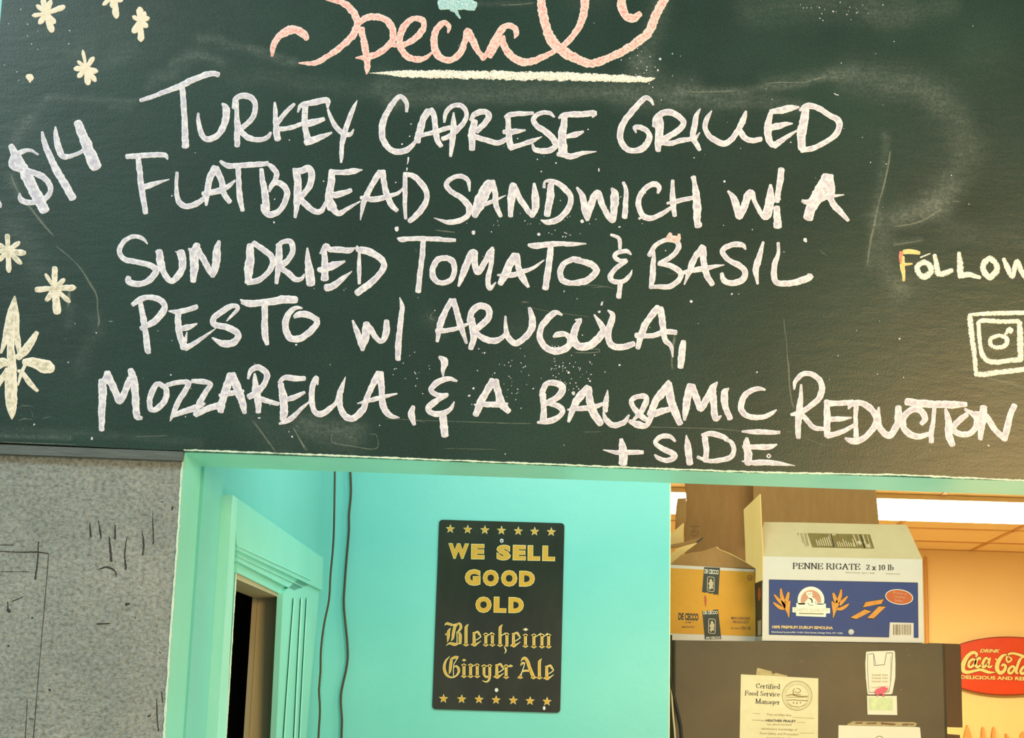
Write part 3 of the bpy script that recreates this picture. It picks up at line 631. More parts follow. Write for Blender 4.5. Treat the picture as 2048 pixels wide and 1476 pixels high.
# ---------------------------------------------------------------- handwriting (marker strokes)
Z = 3.8846
TO = dict(A=(0, 0), B=(500, 0), C=(1000, 0), D=(1528, 0), E=(0, 300), F=(500, 300), G=(1000, 300), H=(1528, 300),
          I=(0, 580), J=(500, 580), K=(1000, 580), L=(1528, 580))
def word(name, m, items, label=None, h=.0007, base=.0, rough=.09, closed=(), name2=None):
    mb = MB(); lv = base
    for tile, s in items:
        for P in parse(s.replace('@', ''), *TO[tile], Z):
            cl = len(P) > 3 and abs(P[0][0]-P[-1][0]) < .5 and abs(P[0][1]-P[-1][1]) < .5
            if cl: P = P[:-1]
            ribbon(mb, PF, P, h=h, base=lv, rough=rough, closed=cl, step=2.6); lv += .00003
    o = mb.build(name, M[m], board, smooth=True)
    if label: o['label'] = label
    return o
WD = [
('TURKEY', [('A', "1090,780,28 1200,745,34 1300,705,42 1410,662,48 1500,620,48 1600,580,46 1655,570,44 1698,580,42|1416,665,42 1425,800,46 1432,900,46 1437,1000,50 1440,1140,56|1541,880,18 1540,940,34 1560,1030,42 1590,1075,44 1640,1078,44 1700,1040,46 1740,970,50 1758,880,56 1748,830,48 1726,806,18|1818,840,34 1830,770,42 1880,746,46 1950,760,48 1985,820,42 1970,900,44 1920,960,42 1860,1008,50|1835,780,36 1840,900,38 1845,1000,50 1842,1135,40|1868,1015,46 1920,1065,46 1990,1085,40 2050,1080,36 2085,1060,32 2104,1030,22"),
  ('B', "192,795,16 196,860,34 200,960,44 208,1040,50 216,1085,48|345,808,24 300,850,36 250,905,36 212,955,44|210,1000,44 270,1000,36 340,985,36 400,962,34|430,800,44 425,920,48 430,1000,48 450,1085,50|372,872,14 395,820,34 470,800,46 540,787,46 600,783,44 604,838,18|440,962,60 510,945,46 575,925,32|432,1110,46 480,1090,56 560,1062,40 635,1030,16|605,850,20 640,940,34 690,1010,44 750,1045,44 785,1040,30 805,1005,12|833,780,8 800,850,34 765,940,40 735,1040,46 715,1120,38 712,1200,34 708,1262,18")]),
('CAPRESE', [('B', "1217,868,22 1215,800,34 1170,748,32 1120,790,40 1060,880,46 1032,960,50 1025,1050,50 1060,1130,48 1120,1178,44 1200,1172,44 1250,1140,40 1290,1095,24|1385,860,50 1345,930,52 1318,1020,56 1300,1100,50|1400,855,50 1430,900,46 1440,1000,46 1455,1085,46 1485,1135,36|1325,1055,30 1420,1030,38 1520,1000,36 1600,980,32|1582,875,14 1580,960,40 1575,1060,46 1568,1140,38 1558,1215,22|1510,950,18 1520,880,34 1570,825,36 1640,820,40 1680,870,36 1675,930,38 1630,990,40 1560,1050,42 1495,1080,34|1745,940,52 1725,1040,56 1725,1160,48|1715,935,26 1750,885,42 1820,868,48 1855,895,46 1830,950,44 1760,1020,42|1700,1050,34 1760,1065,44 1840,1090,40 1920,1110,44 1985,1088,34"),
  ('C', "62,900,40 65,1000,46 72,1080,50 85,1145,50|38,912,22 80,890,40 170,882,38 258,880,26|28,1025,36 110,1022,46 195,1012,18|80,1150,44 160,1125,38 250,1095,34 325,1062,8|-5,1105,24 45,1080,28|422,908,18 380,878,34 310,880,38 260,925,38 290,980,44 350,1020,46 410,1075,50 432,1130,46 390,1168,46 320,1172,46 270,1160,36 252,1118,16|502,890,46 497,960,50 482,1050,64 490,1180,70|458,918,20 500,893,40 640,887,46 735,880,44 718,912,14|520,1060,36 590,1045,44 648,1022,18|446,1198,30 500,1205,44 560,1215,46 640,1190,34 748,1178,8")]),
('GRILLED', [('C', "1192,815,16 1165,772,34 1122,762,40 1050,840,46 980,920,48 940,1000,52 935,1070,50 965,1140,46 1030,1172,46 1110,1150,52 1158,1080,48 1145,1020,42 1090,990,40 1045,992,30 1058,1032,12|1240,925,60 1235,1050,64 1228,1170,42|1200,980,40 1220,910,48 1290,872,48 1360,887,48 1425,945,46 1400,1000,46 1330,1050,46 1250,1090,46|1250,1110,40 1330,1112,42 1410,1090,40 1495,1078,32|1556,845,10 1525,900,38 1510,980,46 1500,1070,46 1530,1125,40 1552,1165,30|1552,1030,10 1515,1080,30|1645,860,10 1610,920,38 1592,980,38 1612,1040,42 1670,1090,48 1740,1115,46 1800,1080,42 1850,1010,44 1890,930,46 1912,865,20|1865,1015,44 1900,1070,46 1960,1090,42 2030,1080,36"),
  ('D', "60,865,34 40,920,46 30,1000,56 40,1090,54 72,1130,46|50,868,36 130,857,54 200,840,52 272,833,14|40,995,48 110,980,52 165,965,38 222,960,10|75,1130,54 140,1090,42 200,1050,28 262,1012,14|325,855,60 310,950,70 290,1050,74 296,1155,64|278,858,22 335,820,46 420,840,46 500,890,46 575,935,48 582,1000,46 540,1060,44 450,1120,42 370,1155,42 290,1168,40")]),
('dollar price', [('E', "298,36,14 240,4,26 180,10,36 115,55,60 92,115,50 150,150,50 240,172,50 320,200,48 375,250,46 392,310,42 365,365,42 300,402,40 200,405,44 160,380,44 152,338,16|85,-35,44 120,40,66 170,130,80 240,270,88 300,380,88 350,470,76"),
  ('A', "327,1025,20 345,1110,42 390,1220,50 440,1325,56 510,1440,62 568,1540,62|430,985,14 435,1060,44 455,1150,54 485,1212,48 540,1215,34 610,1190,30 650,1165,30|603,950,64 640,1050,76 690,1170,88 745,1300,88")]),
('FLATBREAD', [('E', "983,50,38 1060,47,42 1180,38,42 1280,40,42 1302,72,14|1070,40,36 1085,150,46 1095,270,46 1110,370,46 1132,490,40|1120,290,44 1200,262,36 1315,228,8|1376,175,26 1370,260,30 1375,350,36 1400,415,44 1460,438,44 1540,410,44 1590,372,40|1672,138,58 1630,220,52 1610,330,46 1602,430,20|1680,140,52 1720,240,48 1740,340,46 1785,405,40|1575,340,36 1680,322,48 1760,290,40 1828,236,16|1712,88,24 1765,120,42 1850,122,46 1960,115,44 2080,105,38|1850,130,42 1855,250,40 1865,380,44 1886,470,34"),
  ('F', "130,108,20 165,128,40 205,180,44 195,240,40 165,280,40 152,325,14|88,150,34 95,220,38 115,330,54 130,465,54|165,265,30 235,258,44 288,320,46 270,410,46 220,480,46 155,500,52 108,470,44 90,425,18|360,160,56 370,250,58 368,380,56 350,525,22|335,150,22 400,162,48 455,140,50 478,190,52 465,270,48 420,340,42 370,380,42|390,375,42 440,430,48 510,480,46 560,465,42 602,375,14|635,165,52 630,270,58 612,370,62 640,450,76|625,168,44 700,175,44 800,165,46 872,155,12|650,352,50 720,336,46 785,312,34|640,450,54 690,492,42 760,455,30 858,398,10|1010,170,52 960,250,46 912,340,46 880,420,40 858,545,8|1028,165,46 1042,260,46 1065,350,46 1100,430,46 1142,470,36|862,370,30 960,385,46 1060,362,38 1150,335,28 1198,285,12|1205,180,34 1205,300,38 1202,420,32 1210,535,22|1200,188,34 1270,205,46 1340,270,48 1375,350,42 1352,430,46 1290,510,48 1236,555,34")]),
('SANDWICH', [('F', "1706,320,14 1695,240,34 1640,203,36 1570,218,36 1525,265,38 1560,320,42 1640,370,42 1700,440,52 1690,510,42 1620,550,42 1530,560,34 1430,528,6|1865,255,76 1822,330,96 1780,420,90 1745,515,46|1880,245,50 1905,330,42 1910,420,44 1948,515,32|1790,430,40 1880,402,30 1988,352,6"),
  ('G', "82,515,36 85,400,58 98,290,54 102,262,36|105,275,50 150,370,48 210,460,44 250,515,34|265,260,22 275,370,58 275,450,58 252,518,28|395,270,50 390,370,60 365,508,46|342,292,24 350,245,20 400,243,36 460,265,42 530,330,46 552,390,42 520,470,46 450,540,46 370,560,42 318,545,12|598,292,20 640,360,46 660,470,52 680,545,30|680,530,36 705,440,54 735,350,50 765,335,50 792,420,48 840,510,46 880,545,40 887,430,64 890,340,62 868,298,20|958,252,24 980,320,34 975,420,42 970,525,42|1226,335,20 1238,290,40 1195,265,44 1130,300,44 1080,370,46 1078,440,44 1110,510,44 1170,530,42 1250,500,36 1325,452,30|1342,236,26 1340,290,30 1345,400,46 1355,512,34|1298,415,20 1370,400,36 1440,382,36 1505,370,30|1500,210,40 1512,255,34 1522,330,56 1532,460,64 1530,540,56 1542,590,62")]),
('w slash', [('G', "1772,320,20 1812,370,46 1840,450,60 1860,520,46 1895,450,54 1925,355,60 1955,332,46 1978,400,36 2025,490,36"),
  ('H', "-25,490,36 15,515,60 38,440,76 50,350,60 50,270,22|134,148,48 125,240,52 112,320,48 100,400,44|100,445,50 102,520,54 108,595,64|122,375,20 118,385,22")]),
('A', [('H', "492,205,80 468,285,124 410,370,104 368,445,84 342,530,72|508,205,66 522,290,60 525,360,56|512,372,52 545,430,50 590,475,48 655,548,24|297,395,26 330,405,40 400,400,50 500,365,34 622,348,8")]),
('SUN', [('E', "1146,730,10 1110,690,28 1050,670,32 980,695,36 937,750,42 930,800,42 970,850,42 1060,870,42 1150,890,46 1212,930,52 1190,980,52 1130,1030,46 1050,1040,46 995,1020,44 1002,990,40|1235,785,54 1250,880,60 1280,970,46 1330,1018,46 1390,970,52 1420,890,58 1405,790,62|1385,795,14 1360,790,6|1500,775,62 1510,880,68 1500,1020,46|1535,735,50 1530,770,64 1580,850,52 1630,940,48 1650,982,28|1702,708,26 1685,780,60 1680,870,60 1665,940,52 1652,985,24|1465,765,14 1490,790,40")]),
('DRIED', [('F', "3,740,56 -2,850,68 -10,940,70 -20,1030,44|25,722,40 90,765,46 160,820,46 177,880,46 140,950,42 70,1010,42 -20,1028,46|225,735,48 225,850,52 205,1035,30|212,745,36 260,712,40 320,718,46 330,790,42 290,860,46 220,910,52|230,912,46 290,950,46 350,1005,44 400,1000,30 422,965,14|445,762,14 450,850,44 460,930,66 472,1042,68|575,780,42 580,870,52 580,1005,58|545,805,14 590,745,44 620,770,44 700,775,50 770,780,46 818,760,12|530,925,30 560,930,50 640,900,62 738,865,16|590,1070,60 640,1060,54 720,1000,38 792,942,8|850,795,20 848,900,36 848,1038,24|832,745,12 840,770,44 920,790,54 1000,830,52 1042,890,46 1010,960,46 930,1040,52 830,1112,56")]),
('TOMATO', [('F', "1145,685,14 1175,695,44 1240,690,38 1400,690,38 1530,698,34 1594,702,26|1347,705,38 1335,850,42 1320,970,42 1308,1100,46|1535,838,42 1460,852,46 1420,920,48 1430,1000,46 1490,1035,42 1560,1010,44 1588,940,44 1578,870,46 1525,835,40 1520,820,10|1620,1058,20 1655,960,54 1690,870,54 1715,810,54 1748,795,44 1745,880,48 1770,950,46 1820,880,46 1868,800,50 1885,758,24|1880,775,40 1875,880,36 1850,1000,42 1862,1078,38 1910,1028,10"),
  ('G', "115,815,56 75,890,64 40,970,62 0,1040,44|125,815,56 145,920,48 180,1000,52 222,1062,26|-18,972,18 90,972,40 180,945,36 260,915,28 342,856,10|220,738,22 270,745,46 330,738,46 450,727,42 560,732,34 668,728,10|395,755,44 385,850,52 365,980,52 352,1078,46|580,860,30 640,865,48 720,895,52 748,945,56 670,1015,52 560,1035,44 485,1010,46 467,950,46 500,880,44 570,848,42 620,850,36")]),
('ampersand', [('G', "862,658,22 925,690,32 932,778,22|1018,812,16 980,785,34 910,800,34 890,830,36 930,860,34 982,862,30 900,920,38 857,980,46 880,1020,38 960,1020,38 1010,970,26 1026,932,8|935,1030,40 922,1145,42")]),
('BASIL', [('G', "1197,788,18 1190,880,42 1185,990,46 1172,1072,32|1158,820,34 1210,740,36 1290,700,34 1370,710,38 1387,760,38 1330,830,38 1240,882,36|1230,885,26 1330,902,42 1400,950,46 1390,1010,42 1320,1060,42 1240,1062,36 1165,1062,24|1580,755,54 1520,825,46 1480,920,46 1432,1045,12|1575,755,54 1582,870,52 1602,960,52 1650,1045,42|1425,952,30 1530,930,42 1640,910,36 1742,893,8|1908,772,16 1880,737,40 1800,737,42 1728,780,42 1770,850,42 1860,900,48 1905,950,48 1880,1010,46 1800,1035,46 1740,1012,46 1722,958,24|2045,715,20 2012,840,46 1988,930,46 2000,1040,20"),
  ('H', "110,722,26 112,800,30 85,880,42 75,960,46 97,1030,46 180,1038,48 280,1018,52 362,985,48 340,965,14")]),
('PESTO', [('I', "1030,115,34 1090,72,42 1170,57,42 1250,80,48 1280,130,46 1250,190,52 1190,250,52 1095,298,36|1090,95,34 1110,200,48 1130,330,46 1150,470,50 1168,485,20|1385,175,46 1385,260,52 1398,350,52 1432,450,58|1312,165,14 1400,168,42 1530,130,38|1400,300,46 1460,290,46 1530,262,16|1440,450,52 1500,420,38 1590,360,26 1675,300,8|1452,328,10 1440,400,30|1760,242,10 1800,200,24 1850,140,32 1800,125,42 1720,170,46 1660,222,46 1670,270,46 1750,285,48 1830,320,52 1850,360,52 1810,410,52 1730,415,48 1648,372,14|1868,76,14 1900,90,24"),
  ('J', "-60,92,40 0,105,54 130,95,52 250,75,64 360,75,52|115,125,46 115,250,52 115,340,52 132,422,34|405,142,16 350,140,36 290,200,52 275,280,52 308,370,54 390,375,52 470,320,52 522,250,46 470,200,46 390,188,52 345,210,30|515,212,14 530,225,30")]),
('w slash', [('J', "798,238,18 830,320,42 860,400,52 876,468,28|876,460,30 897,370,58 905,260,56|905,275,54 935,300,46 970,360,42 1020,400,38 1055,340,54 1060,240,42|1163,58,8 1182,130,36 1170,250,42 1155,400,48 1150,540,42")]),
('ARUGULA', [('J', "1565,78,42 1520,160,48 1480,260,52 1455,400,26|1580,78,46 1610,180,46 1640,290,46 1682,412,24|1450,320,42 1540,312,36 1630,292,34 1695,262,20|1702,245,40 1725,170,52 1790,122,48 1855,150,52 1850,220,52 1790,280,52 1742,318,50|1722,225,54 1735,320,54 1735,390,46 1712,455,40|1760,340,42 1820,380,46 1900,395,46 1960,370,36 1990,330,28"),
  ('K', "42,205,18 45,290,30 60,360,46 120,412,46 190,370,48 245,300,52 250,220,52 228,140,26|482,195,16 430,175,42 370,222,52 320,290,46 310,370,52 350,440,52 430,475,54 520,450,54 545,390,46 510,345,38 450,345,46 415,365,18|585,232,12 628,236,34|622,240,34 590,290,52 570,370,60 600,430,62 670,440,62 740,400,62 800,330,58 785,270,46 732,192,14|838,158,14 877,200,42 850,290,52 840,370,46 870,430,52 950,445,52 1040,415,42|1230,135,54 1160,220,52 1110,310,54 1070,452,38|1248,140,46 1265,260,52 1280,380,46 1330,440,34 1342,520,12|1055,352,42 1180,355,42 1280,325,42 1368,330,38|1425,400,42 1415,480,58 1400,600,46")]),
('MOZZARELLA', [('I', "785,700,44 795,760,64 795,870,58 790,960,52 790,1088,42|810,720,50 835,640,44|838,640,46 860,710,56 900,800,52 930,868,46 970,790,52 1010,690,54|1015,618,42 1025,660,60 1045,740,60 1055,880,56 1065,980,52 1102,995,26|1240,728,38 1210,740,44 1178,800,46 1162,870,46 1175,930,40 1230,915,46 1285,850,46 1290,770,44 1240,728,38|1298,738,34 1380,720,40 1465,718,40 1440,780,42 1390,860,46 1345,960,36 1322,1018,10|1340,978,34 1440,940,46 1530,910,46 1592,882,18|1492,708,30 1560,712,42 1638,728,34 1600,790,42 1550,880,46 1512,972,28|1520,970,42 1620,920,48 1720,892,52|1795,660,66 1760,760,64 1730,860,58 1715,945,46|1805,655,56 1840,750,64 1880,860,60 1902,955,34|1705,820,26 1800,800,42 1892,785,24"),
  ('J', "-15,690,18 10,625,38 65,602,46 128,650,52 120,712,46 60,790,52 -10,830,48|36,650,18 45,770,58 60,860,54 65,950,40|60,840,42 130,860,42 220,885,32|240,730,44 258,830,62 265,950,62 250,1010,38|222,722,22 270,682,42 340,687,46 425,687,38|290,852,36 350,830,42 424,795,22|228,1040,18 310,1005,42 390,930,32 462,868,14|527,738,10 515,680,40 485,760,46 480,860,46 500,940,40 550,965,46 610,930,42 672,870,30 702,790,46 742,676,8|698,800,42 700,900,46 740,980,52 800,997,52 870,940,52 902,870,42|1003,645,54 952,740,48 902,850,42 880,912,28|1012,645,54 1022,770,52 1032,890,52 1080,970,46 1160,993,10|835,882,10 920,860,34 1020,835,36 1142,806,14|1268,905,32 1255,970,52 1278,1045,30")]),
('ampersand', [('J', "1470,520,22 1510,555,62 1500,620,36 1500,672,10|1608,708,16 1550,690,36 1470,710,46 1405,770,42 1450,815,42 1535,815,30|1525,822,30 1450,860,46 1385,920,48 1420,960,42 1500,960,46 1560,920,34 1587,868,10|1500,950,54 1505,1050,64 1515,1132,54")]),
('A', [('J', "1890,705,62 1830,800,54 1790,880,58 1752,970,50|1905,705,56 1930,800,56 1950,880,64 2012,945,40|1742,892,14 1830,888,42 1950,890,44 2003,883,14")]),
('BALSAMIC', [('K', "330,810,54 340,900,46 335,1028,50|325,800,46 360,730,46 420,722,46 482,750,52 470,810,52 400,860,48 330,890,42|380,885,32 450,900,46 487,940,42 450,990,42 370,1020,46 292,1030,20|682,752,42 630,815,58 582,890,58 532,1022,26|570,795,26 572,812,20|690,758,46 700,870,58 730,960,64 782,1042,52|525,930,14 640,920,42 740,905,36 800,885,28|836,778,8 825,860,42 818,942,38|803,950,16 825,1010,42 880,1050,46 960,1030,42 1003,972,16|1035,1010,20 1100,940,42 1138,860,46 1120,825,42 1050,835,38 1020,870,38 1050,930,42 1100,980,46 1145,1015,30|1005,1020,30 1070,1045,60 1140,1050,42 1182,960,42|1312,706,22 1275,780,64 1212,860,58 1165,970,52|1308,725,54 1322,830,64 1352,930,64 1400,1040,44|1200,962,54 1260,940,52 1325,925,36|1480,738,48 1460,820,60 1445,920,52 1432,1010,24|1490,745,54 1530,850,52 1560,920,52 1610,840,52 1655,760,54 1688,716,14|1655,765,46 1660,880,52 1675,1000,48 1718,978,14|1778,764,12 1745,800,54 1750,900,48 1788,1000,44|2060,775,18 2000,767,36 1920,800,46 1875,880,46 1880,940,48 1940,985,42 2040,987,38 2100,965,34 2148,932,12")]),
('plus SIDE', [('K', "802,1243,8 900,1262,34 1000,1262,40 1110,1260,30|940,1160,28 952,1220,58 958,1290,64 955,1350,62|1362,1175,18 1320,1140,36 1250,1140,38 1207,1185,38 1250,1225,42 1340,1270,48 1358,1300,42 1300,1325,38 1230,1305,34 1202,1280,16|1448,1128,10 1460,1220,52 1475,1350,50|1592,1150,48 1602,1240,48 1595,1330,42|1570,1130,28 1640,1115,42 1730,1140,42 1765,1158,32|1745,1165,20 1795,1180,34 1818,1240,38 1790,1300,38 1700,1325,38 1620,1327,32 1535,1298,26|1918,1150,24 1915,1200,54 1928,1280,64 1928,1350,56|1880,1100,16 1960,1100,36 2050,1105,42 2172,1106,24|1890,1218,34 2000,1220,42 2100,1217,40 2150,1200,14|1880,1330,10 1960,1342,38 2060,1340,46 2160,1347,36 2292,1365,6")]),
('REDUCTION', [('L', "288,735,18 285,830,34 275,930,52 265,1050,48 268,1148,38|234,772,16 245,710,34 300,655,38 370,655,42 432,700,46 452,770,46 420,850,46 350,910,42 280,950,46 210,968,22|290,962,42 340,1020,42 390,1070,38 468,1080,30|487,860,38 490,960,52 490,1135,48|470,870,22 500,880,46 580,880,42 690,875,46|500,1005,40 590,1002,38 678,992,16|490,1132,44 580,1110,38 650,1080,36 702,1048,30|715,900,38 712,1010,36 715,1140,42|655,925,14 680,890,40 735,878,46 800,900,52 865,970,48 870,1040,52 820,1110,46 760,1160,46 690,1175,52 630,1152,18|892,912,18 885,1000,48 905,1080,46 970,1130,52 1030,1060,54 1045,980,58 1045,908,48|1222,1040,38 1252,1000,46 1220,940,48 1150,930,46 1090,980,52 1083,1060,52 1130,1120,52 1210,1137,46 1285,1118,36|1105,868,54 1250,885,60 1400,890,58 1480,892,56 1570,890,40|1322,900,32 1315,1020,36 1300,1100,42 1300,1182,40|1410,925,22 1435,1020,54 1435,1120,58 1465,1205,50|1575,968,40 1510,1020,46 1470,1080,42 1520,1120,46 1600,1115,46 1650,1050,46 1640,980,46 1560,925,22|1705,910,60 1695,1020,64 1680,1160,34|1640,960,42 1730,990,54 1790,1080,46 1860,1150,46|1865,1165,46 1890,1070,54 1910,980,50 1945,895,46")]),
]
for nm, items in WD: word('chalk_word', 'white', items)
word('chalk_word', 'pink', [('B', "172,437,20 180,370,42 220,290,54 290,240,66 360,230,64 420,270,62 440,305,40|560,-30,20 600,-8,30 660,5,42 740,30,54 800,90,56 832,170,54 812,250,60 765,310,52 700,370,46 600,440,46 500,490,42 378,490,10|820,210,30 860,165,46 900,140,52 970,130,54 1050,155,50 1105,220,56 1110,300,56 1060,370,48 980,420,46 900,445,46 822,450,14|865,220,46 885,320,50 905,430,56 912,530,52 905,575,14|1080,352,30 1200,345,44 1290,290,50 1350,210,46 1330,150,48 1260,147,42 1200,200,52 1165,280,54 1170,360,48 1210,430,54 1290,460,50 1360,450,38 1418,405,14|1538,255,14 1545,205,38 1505,175,42 1450,230,50 1430,320,54 1445,410,54 1500,460,54 1580,460,50 1640,400,48 1670,310,46 1690,240,48 1720,290,60 1770,390,48 1820,455,46"),
   ('C', "-126,462,20 -100,420,40 -60,340,48 -10,260,54 50,200,50 110,215,46 127,260,40 112,298,10|-80,440,46 -40,370,44 10,290,40|20,285,44 40,370,54 90,440,60 160,480,60 250,477,58 330,447,50 420,400,42 520,330,46 600,230,54 640,140,58 658,50,62 668,-30,66|318,-40,66 328,80,70 350,190,72 400,310,76 480,390,72 580,450,74 700,492,64 820,460,60 950,400,62 1080,320,68 1165,235,66 1212,120,66 1262,20,66 1290,-40,60|938,-40,60 950,60,70 980,120,66 1040,142,60 1088,105,44")], rough=.14)
word('chalk_mark', 'aqua', [('B', "1480,38,70 1540,10,80 1600,35,76 1700,30,80 1745,42,70|1480,45,60 1600,55,40 1740,55,50|1560,75,24 1600,85,34 1612,110,26 1632,142,14")], rough=.14)
word('chalk_line', 'stick', [('B', "930,568,4 1060,568,26 1200,572,52 1400,576,60 1700,580,66 1942,584,68"), ('C', "-5,584,68 200,588,70 500,596,66 800,604,62 1000,612,56 1140,618,40 1205,608,8")], rough=.16)
# FOLLOW (first letter in other colours) and the framed camera-like icon
word('chalk_word', 'stick', [('H', "1245,870,44 1292,900,46 1295,950,46 1245,985,46 1195,950,46 1197,900,46 1245,870,44|1325,815,30 1340,880,42 1350,955,50|1345,968,30 1400,958,46 1462,935,36|1514,798,30 1525,900,50 1525,985,44|1515,980,40 1590,968,46 1680,992,26|1755,840,44 1800,880,48 1808,935,48 1755,990,46 1705,940,48 1708,880,46 1755,840,44|1860,845,28 1890,910,42 1928,985,36 1950,900,40 1968,865,42 2000,940,46 2045,1010,40|1215,835,12 1290,805,10")], rough=.1)
word('chalk_letter', 'yellowc', [('H', "1085,792,34 1150,790,40 1208,800,26|1078,830,30 1075,900,38 1085,960,28 1085,1015,22|1095,890,26 1152,884,14")])
word('chalk_letter', 'salmon', [('H', "1068,795,34 1062,850,26 1062,880,16")], base=.0004)
word('chalk_icon', 'stick', [('L', "1592,195,26 1700,185,34 1850,180,38 2060,176,36|1600,205,44 1615,350,44 1635,500,38 1650,650,36|1640,655,36 1720,655,46 1800,642,42 1950,625,42 2080,610,38|2045,175,38 2050,400,40 2062,615,38|1662,260,34 1700,238,40 1850,245,36 1980,243,38|1985,250,40 1992,400,50 1995,540,44|2000,540,40 1900,548,38 1780,560,40 1715,530,40 1685,460,34 1672,350,34 1665,255,34|1825,352,30 1885,375,40 1880,425,38 1825,448,34 1765,430,34 1762,380,34 1825,352,30|1870,350,18 1890,325,34 1905,310,60 1922,318,50")], rough=.1)
# pink dab on the B
word('chalk_mark', 'pink', [('G', "1302,690,30 1325,650,30|1310,682,50 1350,690,50 1385,690,44 1392,655,20")], base=.0006)
# stars
def star(m, tile, c, rays, w=40, rough=.08, name='chalk_star'):
    mb = MB(); lv = 0
    ox, oy = TO[tile]
    for r in rays:
        x, y = r[0], r[1]; ww = r[2] if len(r) > 2 else w; we = r[3] if len(r) > 3 else ww * .6
        mx, my = (c[0]+x)/2, (c[1]+y)/2
        P = [(ox+c[0]/Z, oy+c[1]/Z, ww*.7/Z), (ox+mx/Z, oy+my/Z, ww*.95/Z), (ox+(x*.85+c[0]*.15)/Z, oy+(y*.85+c[1]*.15)/Z, ww/Z), (ox+x/Z, oy+y/Z, we/Z)]
        ribbon(mb, PF, P, h=.0007, base=lv, rough=rough, step=2.4); lv += .00005
    return mb.build(name, M[m], board, smooth=True)
star('creamy', 'A', (362, 105), [(333, -5, 46, 34), (395, 5, 42), (500, 52, 44, 30), (425, 178, 46), (405, 245, 52, 34), (305, 182, 44), (250, 122, 34, 12), (285, 42, 34, 20)])
star('creamy', 'A', (885, -30), [(800, 38, 34, 18), (905, 140, 52, 22), (950, 8, 44, 20), (870, 60, 40, 16)])
star('creamy', 'A', (1092, 165), [(1085, 60, 52, 30), (1128, 92, 40, 16), (1158, 138, 42, 20), (1143, 208, 44, 26), (1095, 325, 52, 10), (1037, 250, 50, 34), (1030, 125, 34, 12)])
star('creamy', 'A', (670, 530), [(642, 388, 28, 8), (728, 446, 40, 20), (758, 556, 44, 20), (742, 630, 40, 24), (685, 655, 48, 30), (607, 598, 40, 24), (580, 535, 44, 30), (603, 475, 30, 16)])
mb = MB(); ribbon(mb, PF, [(54, 152, 8), (60, 155, 15), (64, 158, 10)], rough=.1); ribbon(mb, PF, [(60, 155, 10), (60, 165, 3)], rough=.1); mb.build('chalk_dot', M['creamy'], board, smooth=True)
star('cream', 'E', (62, 785), [(55, 660, 40, 34), (150, 716, 40), (195, 800, 50, 30), (165, 885, 40, 20), (70, 950, 42, 20), (-10, 860, 40), (-10, 728, 34), (-60, 790, 40)])
star('cream', 'E', (425, 1075), [(425, 915, 48, 44), (500, 1005, 38, 24), (590, 1070, 48, 14), (542, 1182, 36, 20), (445, 1265, 62, 52), (362, 1168, 44, 34), (280, 1085, 46, 40), (352, 962, 28, 16)])
mb = MB()
for s in ("115,48,12 98,140,56 75,240,70 45,370,56 10,490,20|118,60,16 125,200,60 130,330,50 142,430,44 152,490,30|88,230,50 80,400,56 90,520,64 100,650,60|95,540,60 100,700,70 95,850,76 92,940,60 93,1000,16|60,690,40 60,800,50 72,920,44|180,560,40 260,560,70 340,590,100 400,600,90|175,600,50 300,610,84 400,620,60|140,520,50 210,450,66 290,330,36|140,630,26 170,640,34 230,720,42 292,785,26|200,570,30 165,640,28 140,720,20|20,530,60 70,560,70|-40,600,60 30,590,90 70,620,40|60,640,50 10,710,44 -30,770,30|130,480,60 160,530,60 200,560,50"):
    pass
lv = 0
for P in parse("115,48,12 98,140,56 75,240,70 45,370,52 8,490,18|118,60,14 127,200,46 130,330,46 142,430,44 152,490,30|92,200,40 80,350,64 82,440,60 92,560,66 100,680,64|95,640,64 100,760,72 95,880,72 92,950,56 93,1003,12|60,640,34 62,760,50 72,900,50 85,960,30|185,560,50 260,565,76 340,590,104 385,605,96 410,610,60|140,525,56 210,450,66 288,330,34|140,628,22 172,642,36 230,720,44 292,785,24|200,572,26 165,650,28 140,740,14|-30,600,60 20,560,80 62,570,50|60,620,50 10,700,46 -30,770,30", *TO['I'], Z):
    ribbon(MBX := (mb if lv else mb), PF, P, h=.0007, base=lv, rough=.08); lv += .00005
mb.build('chalk_star', M['cream'], board, smooth=True)
mb = MB()
for P in parse("-6,400,20 2,425,26 3,445,18", *TO['E'], Z): ribbon(mb, PF, P)
mb.build('chalk_mark', M['white'], board, smooth=True)
